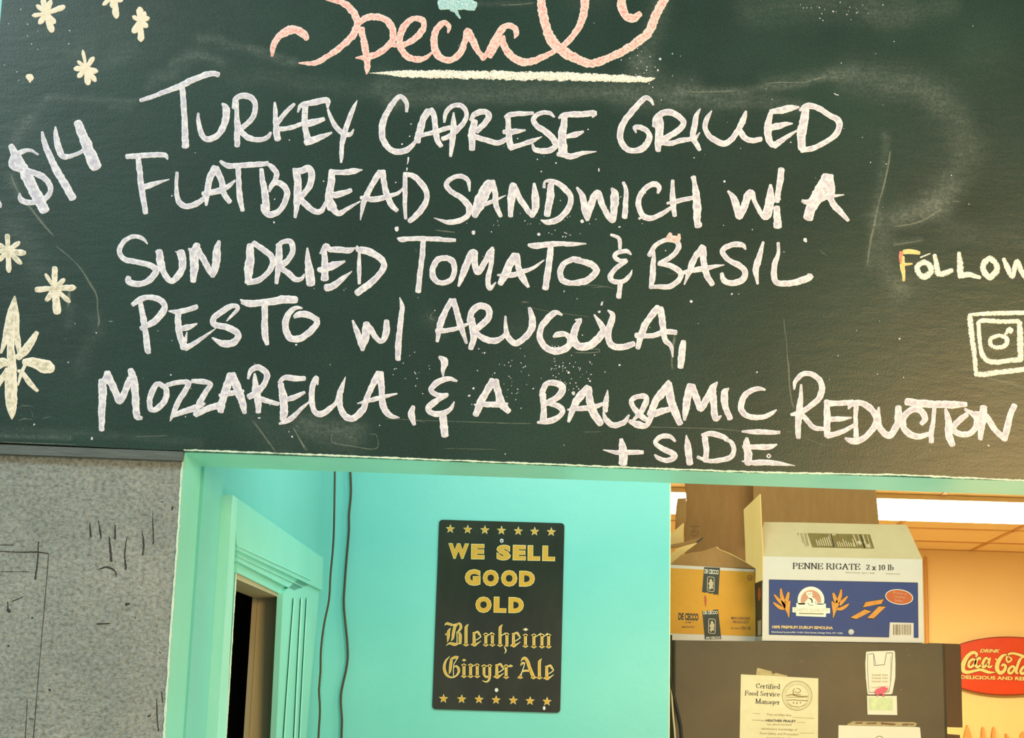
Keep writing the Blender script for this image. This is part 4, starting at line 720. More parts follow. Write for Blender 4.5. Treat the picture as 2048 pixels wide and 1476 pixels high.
# drips and splashes of marker around the letters
mb = MB()
for tile, s in (('F', "1231,58,14 1228,85,12 1222,110,6|1220,140,12 1218,160,8|185,563,18 190,562,14|1132,612,30 1142,612,36 1138,628,20|1728,640,26 1738,640,34 1735,655,16|570,240,10 574,246,8|1130,252,10 1135,252,10"),
    ('B', "1250,963,12 1252,965,10|1240,1058,14 1241,1060,12|1180,1118,14 1184,1122,12|305,1088,12 308,1089,10"),
    ('C', "1243,455,18 1246,462,18|1205,520,8 1207,522,8|1225,545,20 1230,546,14|434,1266,16 436,1268,14|320,1332,14 322,1334,12|768,1310,10 768,1330,10|683,1005,14 685,1007,12|1508,1225,12 1509,1227,10|1186,676,10 1188,678,10|136,1077,12 138,1077,12|290,1238,14 292,1238,10"),
    ('G', "635,548,24 640,560,26|1083,528,22 1086,534,26|300,650,24 304,660,22|922,598,10 935,598,10|745,538,10 746,540,10|378,643,8 380,646,8|545,660,10 547,662,8|500,640,6 520,650,6|1742,240,16 1745,248,18|1800,1118,18 1802,1120,18|1480,1172,16 1488,1180,22|795,1180,12 788,1205,16|770,1255,22 772,1260,22|598,1155,8 600,1158,8|500,1095,10 495,1102,8|1960,618,10 1962,620,10|1128,330,10 1130,336,10"),
    ('K', "928,582,18 930,586,16|258,765,14 259,767,14|163,918,10 165,919,10|700,705,16 698,710,14|596,750,12 597,751,10|735,505,12 736,506,10|540,570,10 542,572,8|530,640,18 538,645,14|460,590,8 461,600,12|553,690,8 556,690,8|640,350,12 640,352,8|497,1205,8 499,1206,8|1995,638,16 1997,640,14|710,655,8 712,656,8|435,610,6 437,611,6|487,630,8 488,631,6|30,730,6 31,731,6|165,633,8 166,634,6|300,360,0.5 301,360,.5"),
    ('J', "1286,650,10 1287,652,10|1286,745,12 1287,746,10|1735,762,18 1737,768,16|1702,820,20 1703,824,18|1777,457,12 1778,459,10|1822,488,16 1824,490,14|1006,1052,10 1007,1053,10|355,425,14 364,427,10|65,995,12 80,994,10|1435,158,10 1437,160,10|325,1138,14 330,1142,12|1240,510,6 1242,511,6"),
    ('I', "1325,656,10 1328,662,12|265,1045,18 267,1046,16|714,1145,12 714,1160,16|528,562,10 532,563,10|1335,392,8 1338,393,6|860,245,8 862,245,6"),
    ('L', "1052,378,16 1056,382,12|575,510,8 576,512,8|1740,1208,14 1750,1210,10|36,1275,10 52,1290,10 38,1303,10 22,1290,10 36,1275,10|880,655,8 884,656,8|1290,1246,8 1293,1247,6"),
    ('H', "318,690,24 320,700,28 328,712,18"), ('A', "540,238,14 541,240,12|533,340,12 534,342,10|1335,1520,14 1337,1524,10|1516,1186,8 1518,1188,8"), ('D', "430,58,12 432,60,10|535,88,14 540,90,14|600,490,10 601,491,8|205,1105,10 212,1106,8|545,725,6 560,735,8 580,740,6")):
    for P in parse(s, *TO[tile], Z): ribbon(mb, PF, P, h=.0006, rough=.1, step=1.5)
rr = random.Random(3)
for cx_, cy_, sx, sy, nn in ((1130, 740, 26, 22, 46), (1015, 760, 20, 30, 24), (830, 735, 26, 14, 12), (40, 60, 40, 50, 14), (1700, 15, 60, 14, 26), (1560, 240, 300, 200, 40), (700, 700, 500, 150, 50), (1290, 130, 30, 30, 20), (1100, 440, 80, 18, 26)):
    for _ in range(nn):
        x, y = rr.gauss(cx_, sx), rr.gauss(cy_, sy)
        if not (4 < x < 2040 and 4 < y < lowy(x) - 12): continue
        w_ = rr.uniform(.9, 2.4); ribbon(mb, PF, [(x, y, w_), (x + rr.uniform(-1, 1), y + rr.uniform(.5, 1.6), w_ * .8)], h=.0003, rough=.1)
mb.build('marker_splash', M['white'], board, kind='stuff')
# scratches and ghost marks
mb = MB()
for tile, s in (('E', "80,180,14 110,260,18 150,340,14 230,440,26 330,570,24 420,670,14|430,740,20 560,850,8 640,940,16 700,1040,24 750,1130,18 760,1250,14 770,1330,22 760,1385,16|830,1332,10 885,1330,12|540,1080,26 535,1180,36 530,1230,14"),
    ('I', "150,930,6 165,900,8 250,905,8 262,920,6|170,960,10 160,985,8|235,930,6 250,960,8 265,1000,6|140,1020,14 190,1000,12 260,1010,10|130,1070,10 133,1095,10|180,1060,8 178,1095,8|205,1050,8 200,1090,6|320,1000,6 400,980,10|1040,1140,6 1180,1135,6 1310,1130,6|840,245,10 885,242,10|0,1180,8 300,1192,10 600,1200,6|500,370,10 520,400,8"),
    ('J', "645,1090,8 640,1180,10 800,1215,12 980,1232,10 983,1130,8 925,1120,12|660,1110,8 700,1095,8|745,1100,8 760,1165,10|800,1120,8 765,1160,8|822,1150,8 825,1190,8|350,1045,14 390,1080,10|370,1140,8 440,1260,14|330,1060,14 400,1180,10 450,1250,14|20,1010,20 200,1260,16|1040,1000,6 1400,1015,6 2000,1035,8|1500,1230,5 1930,1240,6|1260,1010,6 1380,1030,6|1430,160,10 1400,215,14 1450,240,10|1410,215,14 1455,210,10"),
    ('K', "-30,1035,8 250,1038,8|1160,1065,10 1400,1070,8 1700,1080,8 1900,1100,6|640,1105,8 800,1100,6|570,485,12 680,488,10 775,480,12 770,462,10 700,460,8|1360,340,26 1345,450,30 1335,560,22 1345,625,26|815,65,6 780,120,8|165,90,10 215,95,10|200,130,6 400,170,6 700,210,6"),
    ('L', "155,210,10 160,300,8 175,400,8 180,500,6 190,600,20 200,750,16 215,860,20 235,930,18|1720,682,14 1850,710,18 2020,755,14 2100,775,14|160,1100,10 240,1105,8|300,1140,6 480,1215,6|1150,1150,6 1800,1160,6"),
    ('G', "850,1060,8 700,1070,8|620,1050,8 780,1055,6 900,1080,6|230,1180,14 160,1185,10|120,900,12 150,930,10|500,640,8 545,660,8|1290,960,5 1390,965,5"),
    ('H', "980,0,18 965,120,22 930,280,20 890,420,18 860,560,24 830,700,20 800,900,18|1000,740,10 1120,720,12 1240,700,10|430,780,10 500,830,6|990,600,14 1200,560,16 1390,455,14|1450,400,16 1540,400,8"),
    ('F', "1430,620,12 1500,630,16 1600,640,12|1280,760,14 1300,800,12"), ('D', "0,655,16 100,640,14 300,640,14 420,610,12 500,590,8"), ('C', "1370,680,12 1420,740,16|1430,712,10 1600,715,10 1840,705,10|0,40,10 150,35,12 280,20,10")):
    for P in parse(s, *TO[tile], Z): ribbon(mb, PF, P, h=.0002, base=.0002, rough=.2, fade=False, cap=False)
mb.build('chalk_scratch', M['scratch'], board, smooth=True, kind='stuff')

# ---------------------------------------------------------------- things
def T(ox, oy, s): return lambda x, y: (ox + x / s, oy + y / s)
def tp(t, s): return [t(*map(float, a.split(','))) for a in s.split()]
def pstrokes(mb, pl, t, s, off, w0=20, sc=1.0, nib=None):
    for st_ in s.split('|'):
        P = []
        for tok in st_.split():
            a = list(map(float, tok.split(','))); x, y = t(a[0], a[1]); P.append((x, y, (a[2] if len(a) > 2 else w0) / sc))
        cl = len(P) > 3 and abs(P[0][0]-P[-1][0]) < .3 and abs(P[0][1]-P[-1][1]) < .3
        flat(mb, pl, P[:-1] if cl else P, off, step=1.2, nib=nib, closed=cl)
def rrect(c, r, n=5):
    """rounded polygon from 4 corner pixels (TL,TR,BR,BL)"""
    out = []
    for i in range(4):
        p = np.array(c[i]); a = np.array(c[i-1]); b = np.array(c[(i+1) % 4])
        u = (a-p)/np.linalg.norm(a-p); v = (b-p)/np.linalg.norm(b-p)
        for k in range(n+1):
            t = k/n; out.append(tuple((1-t)**2*(p+u*r) + 2*t*(1-t)*p + t*t*(p+v*r)))
    return out
def oval(cx, cy, rx, ry, n=40, rot=0):
    c, s = math.cos(rot), math.sin(rot)
    return [(cx + rx*math.cos(a)*c - ry*math.sin(a)*s, cy + rx*math.cos(a)*s + ry*math.sin(a)*c) for a in (2*math.pi*k/n for k in range(n))]

# --- tin sign on the teal wall
S = T(840, 1020, 3.516); sc_ = 3.516
o_c = PB.pt(992, 1422, .003)
sign = empty('tin_sign', o_c, label='black tin sign with gold lettering screwed to the teal back wall', cat='sign')
PSg = YP(YB - .004)
mb = MB(); mb.poly(PSg, rrect([S(135, 68), S(1016, 93), S(986, 1426), S(86, 1400)], 8), .0, .0025); mb.build('sign_panel', M['signblk'], sign)
def star5(cx, cy, r):
    return [(cx + (r if k % 2 == 0 else r*.42)*math.sin(math.pi*k/5 + .04), cy - (r if k % 2 == 0 else r*.42)*math.cos(math.pi*k/5 + .04)) for k in range(10)]
for x, y, r in [(213,133,32),(335,137,32),(456,141,32),(573,144,32),(691,148,32),(806,151,32),(923,154,32),(165,1327,32),(293,1330,32),(415,1332,32),(535,1336,32),(656,1339,32),(774,1343,32),(893,1347,32)]:
    cx, cy = S(x, y); mb = MB(); mb.poly(PSg, star5(cx, cy, r/sc_ + .5), .0006, .0005); o1 = mb.build('star', M['goldedge'], sign)
    mb = MB(); mb.poly(PSg, star5(cx, cy, r/sc_ - 1.3), .0010, .0004); mb.build('star_face', M['gold'], o1)
for body, x0, y0, x1, y1, cap in (('W', 198, 340, 342, 343, 112), ('E', 360, 345, 452, 346, 112), ('S', 538, 352, 637, 353, 112), ('E', 652, 352, 742, 354, 112), ('L', 757, 355, 843, 356, 112), ('L', 860, 357, 948, 359, 112),
    ('G', 315, 529, 423, 531, 118), ('O', 441, 533, 552, 535, 118), ('O', 570, 536, 683, 537, 118), ('D', 697, 537, 806, 539, 115), ('O', 390, 720, 501, 722, 116), ('L', 518, 720, 605, 722, 116), ('D', 622, 723, 728, 725, 116)):
    a = S(x0, y0); b = S(x1, y1)
    mb = MB(); put_text(mb, PSg, body, a[0]-.3, a[1]+.3, b[0]+.3, b[1]+.3, cap/sc_ + .6, .0006, .075); o1 = mb.build('lettering', M['goldedge'], sign)
    mb = MB(); put_text(mb, PSg, body, a[0]+.7, a[1]-.8, b[0]-.7, b[1]-.8, cap/sc_ - 1.6, .0010, .06); mb.build('lettering_face', M['gold'], o1)
BLT = T(870, 1230, 8.192)
low = lambda s, dx, dy: '|'.join(' '.join('%g,%g,%s' % (float(a.split(',')[0])+dx, float(a.split(',')[1])+dy, a.split(',')[2]) for a in q.split()) for q in s.split('|'))
E_ = "640,300,40 640,400,46 642,470,50|585,492,6 610,482,30 648,485,60 690,470,24 755,425,8|615,300,26 660,290,30 700,275,30 725,315,34 755,350,10|758,352,14 700,395,14 655,418,8"
ST = "-48,8,6 -24,2,30 0,0,50 24,2,30 48,8,6"           # diamond foot / head
def stem(x, ya, yb, w=44, foot=True, head=True):
    o = "%g,%g,%g %g,%g,%g" % (x, ya, w, x, yb, w)
    if foot: o += '|' + ' '.join('%g,%g,%g' % (x+d, yb+5, w_) for d, w_ in ((-48, 5), (-24, 26), (0, 58), (24, 26), (48, 5)))
    if head: o += '|' + ' '.join('%g,%g,%g' % (x+d, ya+5, w_) for d, w_ in ((-44, 5), (-22, 26), (0, 52), (22, 26), (40, 5)))
    return o
blen = [
 "158,170,8 190,140,36 240,150,40 300,165,30 345,140,6|258,212,8 222,270,44 218,350,46 205,445,8|165,320,14 205,312,40|400,130,10 330,190,40 303,290,46 290,380,36 262,425,6|345,150,10 400,140,34 425,195,42 395,255,30 350,290,12|360,285,14 362,370,12 360,470,14|380,275,12 410,320,46 412,400,48 412,465,40|180,502,6 240,465,30 320,482,50 375,470,24 435,465,12",
 "550,148,6 515,190,40 508,240,46 508,480,46|" + ' '.join('%g,%g,%g' % (508+d, 488, w_) for d, w_ in ((-50, 5), (-24, 26), (0, 58), (24, 26), (50, 5))),
 E_, stem(832, 310, 485) + '|' + stem(940, 310, 485) + '|850,350,10 900,310,14 930,285,20',
 "1108,155,6 1075,195,40 1066,240,46 1066,490,46|" + ' '.join('%g,%g,%g' % (1066+d, 496, w_) for d, w_ in ((-50, 5), (-24, 26), (0, 58), (24, 26), (50, 5))) + "|1090,340,10 1130,310,14 1160,295,20|" + stem(1178, 310, 500, 44, False) + "|1140,505,8 1178,505,30 1200,500,10|1132,520,12 1158,565,22 1160,600,16 1135,632,5",
 low(E_, 645, 15), "1438,238,4 1484,238,48 1528,238,4", stem(1482, 325, 505),
 stem(1620, 325, 515) + '|' + stem(1752, 325, 515) + '|' + stem(1862, 325, 515) + '|1640,365,10 1690,330,12 1735,300,18|1770,365,10 1810,330,12 1845,300,18']
ging = [
 "242,676,6 178,750,30 152,840,42 160,920,44 200,990,38 270,1022,24 340,1000,24 385,940,36 385,880,40 345,835,26 310,860,8|250,730,12 268,730,40 255,830,44 245,920,36 228,968,6|250,720,14 330,695,46 388,680,8|380,690,12 330,770,12 305,830,12 302,1000,12",
 "442,740,4 476,740,42 510,740,4", stem(474, 815, 1000), stem(583, 815, 1000) + '|' + stem(692, 815, 1000) + '|600,850,10 640,825,12 680,805,18',
 stem(802, 830, 975, 42, False) + '|' + stem(897, 825, 1000, 42, False) + "|795,975,26 840,1015,36 890,1000,20|897,1000,40 885,1060,32 840,1095,24 775,1075,8|820,850,10 860,830,14",
 low(E_, 372, 528), stem(1165, 830, 1015, 44) + '|1180,860,10 1210,840,14|1200,845,12 1238,835,40 1278,838,6',
 "1405,760,6 1440,715,34 1480,710,46 1520,770,52 1545,850,52 1580,940,54 1610,1010,54|1570,1030,8 1612,1022,56 1665,1020,6|1400,832,6 1430,790,36 1475,785,14|1472,790,12 1445,880,14 1415,960,20 1395,1010,40|1350,1028,6 1395,1020,50 1440,1028,6|1440,920,30 1500,912,30 1560,920,26",
 "1748,715,6 1718,755,40 1710,800,46 1710,1020,46|" + ' '.join('%g,%g,%g' % (1712+d, 1028, w_) for d, w_ in ((-50, 5), (-24, 26), (0, 58), (24, 26), (50, 5))),
 low(E_, 1190, 552)]
for g in blen + ging:
    mb = MB(); pstrokes(mb, PSg, BLT, g, .0006, sc=8.192)
    mb.build('blackletter', M['goldedge'], sign)
    mb = MB()
    g2 = '|'.join(' '.join('%s,%s,%g' % (*a.split(',')[:2], max(0, float(a.split(',')[2]) - 16)) for a in q.split()) for q in g.split('|'))
    pstrokes(mb, PSg, BLT, g2, .0010, sc=8.192); mb.build('blackletter_face', M['gold'], bpy.data.objects[-1] if False else sign)
for x, y in ((575, 216), (538, 1266), (743, 842), (873, 1393)):
    cx, cy = S(x, y); mb = MB(); mb.poly(PSg, oval(cx, cy, 3.6 if y in (216, 1266) else 2.6, 4.0 if y != 842 else 2, 14), .0022, .002); mb.build('screw', M['chrome'], sign)
mb = MB(); cx, cy = S(575, 217); mb.poly(PSg, oval(cx, cy, 1.5, 1.8, 10), .0026, .0003); mb.build('screw_slot', M['dark'], sign)

# --- cables, clip on the teal wall
def cable(name, pts, r, m, lab, y=YB - .012, cat='cable'):
    pl = YP(y); Q = catmull([(a, b, 0) for a, b in pts], 12); mb = MB(); mb.tube([pl.pt(q[0], q[1]) for q in Q], r, 8)
    return rebase(mb.build(name, M[m], None, smooth=True, label=lab, cat=cat))
cable('hanging_cable', [(670, 925), (669, 990), (667, 1080), (661, 1150), (658, 1200), (648, 1250), (642, 1300), (641, 1345), (638, 1380), (640, 1420), (637, 1476), (636, 1560)], .0024, 'wire', 'thin dark cable hanging in the wall corner, nearer the door', YB - .19)
cable('hanging_cable', [(700, 925), (702, 985), (698, 1030), (698, 1060), (693, 1120), (689, 1176), (688, 1215), (695, 1290), (694, 1330), (682, 1390), (684, 1440), (683, 1476), (683, 1560)], .0028, 'wire', 'thin dark wavy cable on the teal wall, nearer the tin sign')
mb = MB(); mb.box(tuple(PB.pt(638.5, 1124, .008)), tuple(PB.pt(646, 1120, .0) + Vector((0, 0, 0)))); mb.box(tuple(PB.pt(638, 1132, .012)), tuple(PB.pt(646, 1128, .0)))
rebase(mb.build('cable_clip', M['wire'], None, label='tiny brass clip on the wall beside the top corner of the door casing', cat='clip'))

# --- refrigerator
YF = 4.02; PR = YP(YF)
fl, fr = PR.pt(1343.5, 1300).x, PR.pt(1892, 1300).x
zt0, zt1 = PR.pt(1343, 1279).z, PR.pt(1892, 1286.5).z
fr_o = empty('refrigerator', ((fl + fr) / 2, YF + .3, 0), label='tall brown refrigerator with papers on its door, cartons on top', cat='refrigerator')
mb = MB(); mb.prism([(fl, YF + .025, .05), (fr, YF + .025, .05), (fr, YF + .025, zt1), (fl, YF + .025, zt0)], (0, .6, 0))
mb.box((fl + .02, YF + .05, 0), (fr - .02, YF + .6, .05)); mb.build('cabinet', M['fridge'], fr_o)
def rounded_front(x0, x1, z0, z1a, z1b, y, th, r):
    mb = MB(); prof = [(x0 + r - r*math.cos(a), y + r - r*math.sin(a)) for a in (math.radians(d) for d in (0, 30, 60, 90))]
    prof += [(x1 - r + r*math.sin(a), y + r - r*math.cos(a)) for a in (math.radians(d) for d in (0, 30, 60, 90))] + [(x1, y + th), (x0, y + th)]
    n = len(prof); zz = [z1a + (z1b - z1a) * (p[0] - x0) / (x1 - x0) for p in prof]
    vs = [(p[0], p[1], z0) for p in prof] + [(p[0], p[1], z) for p, z in zip(prof, zz)]
    mb.add(vs, [tuple(range(n)), tuple(range(2*n-1, n-1, -1))] + [(i, (i+1) % n, (i+1) % n + n, i+n) for i in range(n)]); return mb
rounded_front(fl + .002, fr - .001, .08, zt0 - .0015, zt1 - .0015, YF, .024, .008).build('door', M['fridge'], fr_o)
mb = MB(); mb.box((fl + .001, YF + .018, .08), (fl + .006, YF + .0252, zt0 - .004)); mb.build('door_gasket', M['darksteel'], fr_o)
mb = MB()
for x, y, r in ((1626, 1291, 1.6), (1632, 1290, 2), (1637, 1292, 1.4), (1600, 1325, 2.2), (1604, 1322, 3), (1815, 1300, 2), (1817, 1310, 2.4), (1707, 1401, 2), (1802, 1380, 3), (1650, 1359, 1.4), (1660, 1330, 1.2), (1575, 1300, 1.6), (1720, 1290, 1.5), (1850, 1298, 1.6), (1641, 1425, 1.2)):
    mb.poly(PR, oval(x, y, r, r * .8, 9), .0003, .0003)
mb.build('door_stain', M['panel'], fr_o, kind='stuff')
# black cord, and a tube standing in for a pale strip beside it
cable('power_cord', [(1341.5, 1270), (1342, 1330), (1343.5, 1370), (1350, 1400), (1357, 1430), (1362, 1455), (1363.5, 1476), (1364, 1570)], .0033, 'darksteel', 'black cord curving down the left edge of the refrigerator door', YF - .006, 'cord')
cable('pale_strip', [(1343, 1370), (1344, 1400), (1347, 1440), (1350, 1476), (1351, 1570)], .0025, 'cardcream', 'pale strip beside the black cord at the refrigerator edge', YF - .004, 'cord')

# --- sheets on the door
C7 = T(1470, 1330, 10.11)
def sheet(name, poly, m, lab, cat, off=.0012, th=.0006):
    P = [PR.pt(x, y, off) for x, y in poly]; c = sum(P, Vector()) / len(P)
    e = empty(name, (c.x, c.y, min(p.z for p in P)), label=lab, cat=cat); mb = MB(); mb.prism(P, PR.n * -th)
    mb.build('sheet', M[m], e); return e
cert = sheet('certificate', [C7(118, 188), C7(1685, 270), C7(1678, 1476), C7(1676, 1980), C7(85, 1960), C7(95, 1476)], 'paper', 'cream food service certificate with round seal taped to the refrigerator door', 'certificate')
for body, x0, y0, x1, y1, cap in (('Certified', 420, 468, 912, 486, 98), ('Food Service', 195, 612, 912, 640, 98), ('Manager', 410, 778, 912, 800, 98)):
    mb = MB(); serif(mb, PR, body, *C7(x0, y0), *C7(x1, y1), cap/10.11, .0016, .15); mb.build('heading', M['ink'], cert)
for body, x0, y0, x1, y1, cap, b in (('This certifies that', 640, 1020, 1140, 1035, 44, 0), ('HEATHER FRALEY', 625, 1145, 1232, 1162, 52, .03), ('has demonstrated', 650, 1215, 1142, 1225, 40, 0), ('satisfactory knowledge of', 535, 1305, 1258, 1330, 44, 0), ('Food Safety and Protection', 505, 1400, 1280, 1425, 46, 0), ('in accordance with', 640, 1490, 1130, 1500, 44, 0)):
    mb = MB(); put_text(mb, PR, body, *C7(x0, y0), *C7(x1, y1), cap/10.11, .0016, b); mb.build('text_line', M['browninc' if b == 0 else 'ink'], cert)
mb = MB()
for r, w in ((300, 10), (232, 5)): flat(mb, PR, [(x, y, w/10.11) for x, y in oval(*C7(1257, 620), r/10.11, r*.985/10.11, 36)], .0016, closed=True)
pstrokes(mb, PR, C7, "1040,620,14 1150,600,20 1250,625,24 1350,635,20 1475,632,20|1040,710,12 1200,705,14 1300,715,14 1475,720,16|1185,600,16 1175,520,14 1210,480,12|1175,595,12 1330,600,12|1200,530,10 1250,560,12 1320,540,14 1310,490,12 1240,470,10|1180,750,22 1185,780,20|1255,750,18 1250,790,20|1325,750,22 1322,780,20|1060,780,6 1150,830,6 1330,840,6 1440,790,6|1050,650,8 1470,655,6|1345,110,.1 1346,110,.1|345,1110,8 620,1130,8|1240,1160,5 1420,1165,5|1150,1055,4 1610,1080,6|1290,1375,5 1600,1378,5|360,975,5 510,985,5", .0016, sc=10.11)
mb.build('seal', M['browninc'], cert, kind='stuff')
rr = random.Random(5); mb = MB()
for k in range(46):
    a = math.pi*2*k/46; c = C7(1257 + 266*math.cos(a), 620 + 262*math.sin(a)); r = rr.uniform(.7, 1.3)
    flat(mb, PR, [(c[0], c[1]-r, .8), (c[0]+rr.uniform(-.6, .6), c[1]+r, .8)], .0016)
mb.build('seal_lettering', M['browninc'], cert)
mb = MB(); mb.poly(PR, tp(C7, "450,55 735,125 760,190 700,235 420,215"), .0008, .0004); P = tp(C7, "830,160 1060,215 1060,235 720,232 720,200")
mb.build('tape', M['tape'], cert); mb = MB(); mb.poly(PR, P, .0009, .0004); mb.build('tape', M['tape'], cert)

T6 = T(1684, 1256, 5.626)
bag = sheet('bag_picture', tp(T6, "272,268 330,262 585,255 597,275 602,400 600,560 566,738 540,746 292,748 284,720 268,560 262,400"), 'whitepaper', 'white cut-out picture of a thank-you carrier bag on the refrigerator door', 'picture')
mb = MB(); pstrokes(mb, PR, T6, "290,293,4 355,287,5|355,287,5 362,420,5|362,422,5 478,412,5|478,412,5 500,280,5|500,280,5 568,280,5|568,280,5 552,560,4 530,715,5|530,718,5 305,725,5|305,725,4 290,500,4 290,293,4|358,300,3 380,410,4|550,320,3 545,600,3", .0016, sc=5.626); mb.build('bag_outline', M['ink'], bag)
for y in (540, 575, 612):
    mb = MB(); put_text(mb, PR, 'THANK YOU', *T6(332, y), *T6(515, y-1), 20/5.626, .0016, .03); mb.build('text_line', M['tape'], bag)
mb = MB(); pstrokes(mb, PR, T6, '322,672,5 420,664,7 520,658,5', .0016, sc=5.626); mb.build('text_line', M['tape'], bag)
pig = MB(); pig.poly(PR, tp(T6, "368,722 378,700 400,682 440,670 452,662 464,668 478,655 488,668 518,676 524,688 505,695 490,715 466,728 476,768 458,766 446,742 412,738 406,764 390,762 384,738"), .006, .004)
rebase(pig.build('pig_magnet', M['pinkplastic'], None, label='small pink pig-shaped magnet over the lower edge of the bag picture', cat='magnet'))
card = sheet('photo_card', tp(T6, "280,762 616,764 622,980 287,975"), 'whitepaper', 'small pale green card under the pink magnet on the refrigerator', 'card', .0024)
mb = MB(); mb.poly(PR, tp(T6, "300,778 572,782 575,930 302,925"), .0027, .0003); mb.build('printed_picture', M['greencard'], card)
Z2 = T(1640, 1400, 7.877)
low_p = sheet('notice', [Z2(292, 397), Z2(1520, 425), Z2(1575, 432), Z2(1592, 600), Z2(1600, 1100), Z2(280, 1100)], 'whitepaper', 'white notice sheet cut by the bottom frame edge on the refrigerator door', 'notice')
mb = MB(); flat(mb, PR, [(x, y, .9) for x, y in oval(*Z2(935, 640), 9, 9, 24)], .0016, closed=True); mb.build('printed_ring', M['ink'], low_p)
tp_ = sheet('tape_strip', [Z2(430, 380), Z2(520, 335), Z2(1480, 350), Z2(1530, 370), Z2(1500, 418), Z2(430, 398)], 'tape', 'long strip of old tape above the white notice sheet', 'tape', .0009, .0004)
mb = MB()
for s in ("550,350 670,345 665,372 560,375", "720,360 880,352 900,376 740,380", "960,350 1200,375 1180,395 960,385", "1290,375 1400,368 1395,400 1290,398", "1410,375 1480,372 1475,396 1412,398"):
    mb.poly(PR, tp(Z2, s), .0012, .0002)
mb.build('tape_stain', M['panel'], tp_, kind='stuff')

# --- brown wood panel behind the refrigerator
PP = YP(4.66); z0 = 0
P = [PP.pt(x, y) for x, y in ((1860, 1286), (1918, 1288), (1921.5, 1292), (1925, 1455), (1887, 1454), (1887, 1467), (1920, 1470), (1921, 1560))]
P += [Vector((P[-1].x, PP.o.y, 0)), Vector((P[0].x, PP.o.y, 0))]
mb = MB(); mb.prism(P, (0, .03, 0)); rebase(mb.build('wood_panel', M['panel'], None, label='dark brown notched wooden panel standing behind the refrigerator', cat='panel'))

# --- pasta cartons
def carton(name, c, y, dep, m, lab, th=.004):
    pl = YP(y); TL, TR, BR, BL = [pl.pt(*q) for q in c]
    BL = BL.copy(); BR = BR.copy(); BL.z = zt0 + (zt1 - zt0) * (BL.x - fl) / (fr - fl) + .0006; BR.z = zt0 + (zt1 - zt0) * (BR.x - fl) / (fr - fl) + .0006
    e = empty(name, ((BL.x + BR.x)/2, y + dep/2, min(BL.z, BR.z)), label=lab, cat='carton'); D = Vector((0, dep, 0)); X = Vector((th, 0, 0))
    mb = MB(); mb.prism([TL, TR, BR, BL], (0, th, 0)); mb.prism([TL + D, TR + D, BR + D, BL + D], (0, -th, 0))
    Yt = Vector((0, th, 0))
    for a, b, s in ((TL, BL, 1), (TR, BR, -1)): mb.prism([a + Yt, b + Yt, b + D - Yt, a + D - Yt], X * s)
    zc = Vector((0, 0, .001)); mb.prism([BL + Yt + zc + X, BR + Yt + zc - X, BR + D - Yt + zc - X, BL + D - Yt + zc + X], (0, 0, th))
    mb.build('carton_body', M[m], e); return e, pl, TL, TR, BR, BL
T4 = T(1500, 1090, 5.535); Z3 = T(1330, 960, 7.767); T3 = T(1320, 1100, 7.379)
pen, PP1, pTL, pTR, pBR, pBL = carton('pasta_carton', [T4(145, 125), T4(1908, 158), T4(1925, 1085), T4(135, 1048)], 4.03, .27, 'cardwhite', 'large white carton with blue printed front on top of the refrigerator')
def pr(parent, name, m, pl, pts, off=.0006, th=.0004):
    mb = MB(); mb.poly(pl, pts, off, th); return mb.build(name, M[m], parent)
pr(pen, 'blue_print', 'blue', PP1, tp(T4, "212,384 1856,418 1862,1028 1812,1027 1812,862 1548,855 1540,1020 212,990"))
def ln(s, w=1.2): 
    P = tp(T4, s); return [(x, y, w) for x, y in P]
mb = MB()
for a, b in (("212,384", "1856,418"), ("1856,418", "1862,1028"), ("212,384", "212,990"), ("212,990", "1540,1020")): flat(mb, PP1, ln(a + ' ' + b, .8), .0010)
mb.build('blue_print_border', M['ink'], pen)
for body, x0, y0, x1, y1, cap in (('PENNE RIGATE', 470, 262, 1222, 272, 64), ('2 x 10 lb', 1282, 274, 1592, 278, 58)):
    mb = MB(); serif(mb, PP1, body, *T4(x0, y0), *T4(x1, y1), cap/5.535, .0008, .19); mb.build('lettering', M['ink'], pen)
for body, x0, y0, x1, y1, cap in (('Best if used by:  April 1, 2025', 1060, 309, 1378, 318, 14), ('Imported from U.S.A.', 1502, 322, 1662, 326, 12)):
    mb = MB(); put_text(mb, PP1, body, *T4(x0, y0), *T4(x1, y1), cap/5.535, .0008); mb.build('small_lettering', M['browninc'], pen)
mb = MB(); put_text(mb, PP1, '100% PREMIUM DURUM SEMOLINA', *T4(245, 922), *T4(918, 934), 34/5.535, .0010, .03); mb.build('lettering', M['cardlit'], pen)
mb = MB(); put_text(mb, PP1, 'Distributed by Jetro/RD, 15-06 132nd Street, College Point, NY 11356', *T4(240, 970), *T4(1025, 984), 17/5.535, .0010, .01); mb.build('small_lettering', M['wprint'], pen)
pr(pen, 'symbol_disc', 'wprint', PP1, oval(*T4(1120, 962), 5.4, 5.4, 20), .0010); mb = MB(); flat(mb, PP1, [(x, y, .7) for x, y in oval(*T4(1120, 962), 3.8, 3.8, 20)], .0014, closed=True); put_text(mb, PP1, 'U', *T4(1110, 975), *T4(1131, 975), 4.2, .0014); mb.build('symbol', M['blue'], pen)
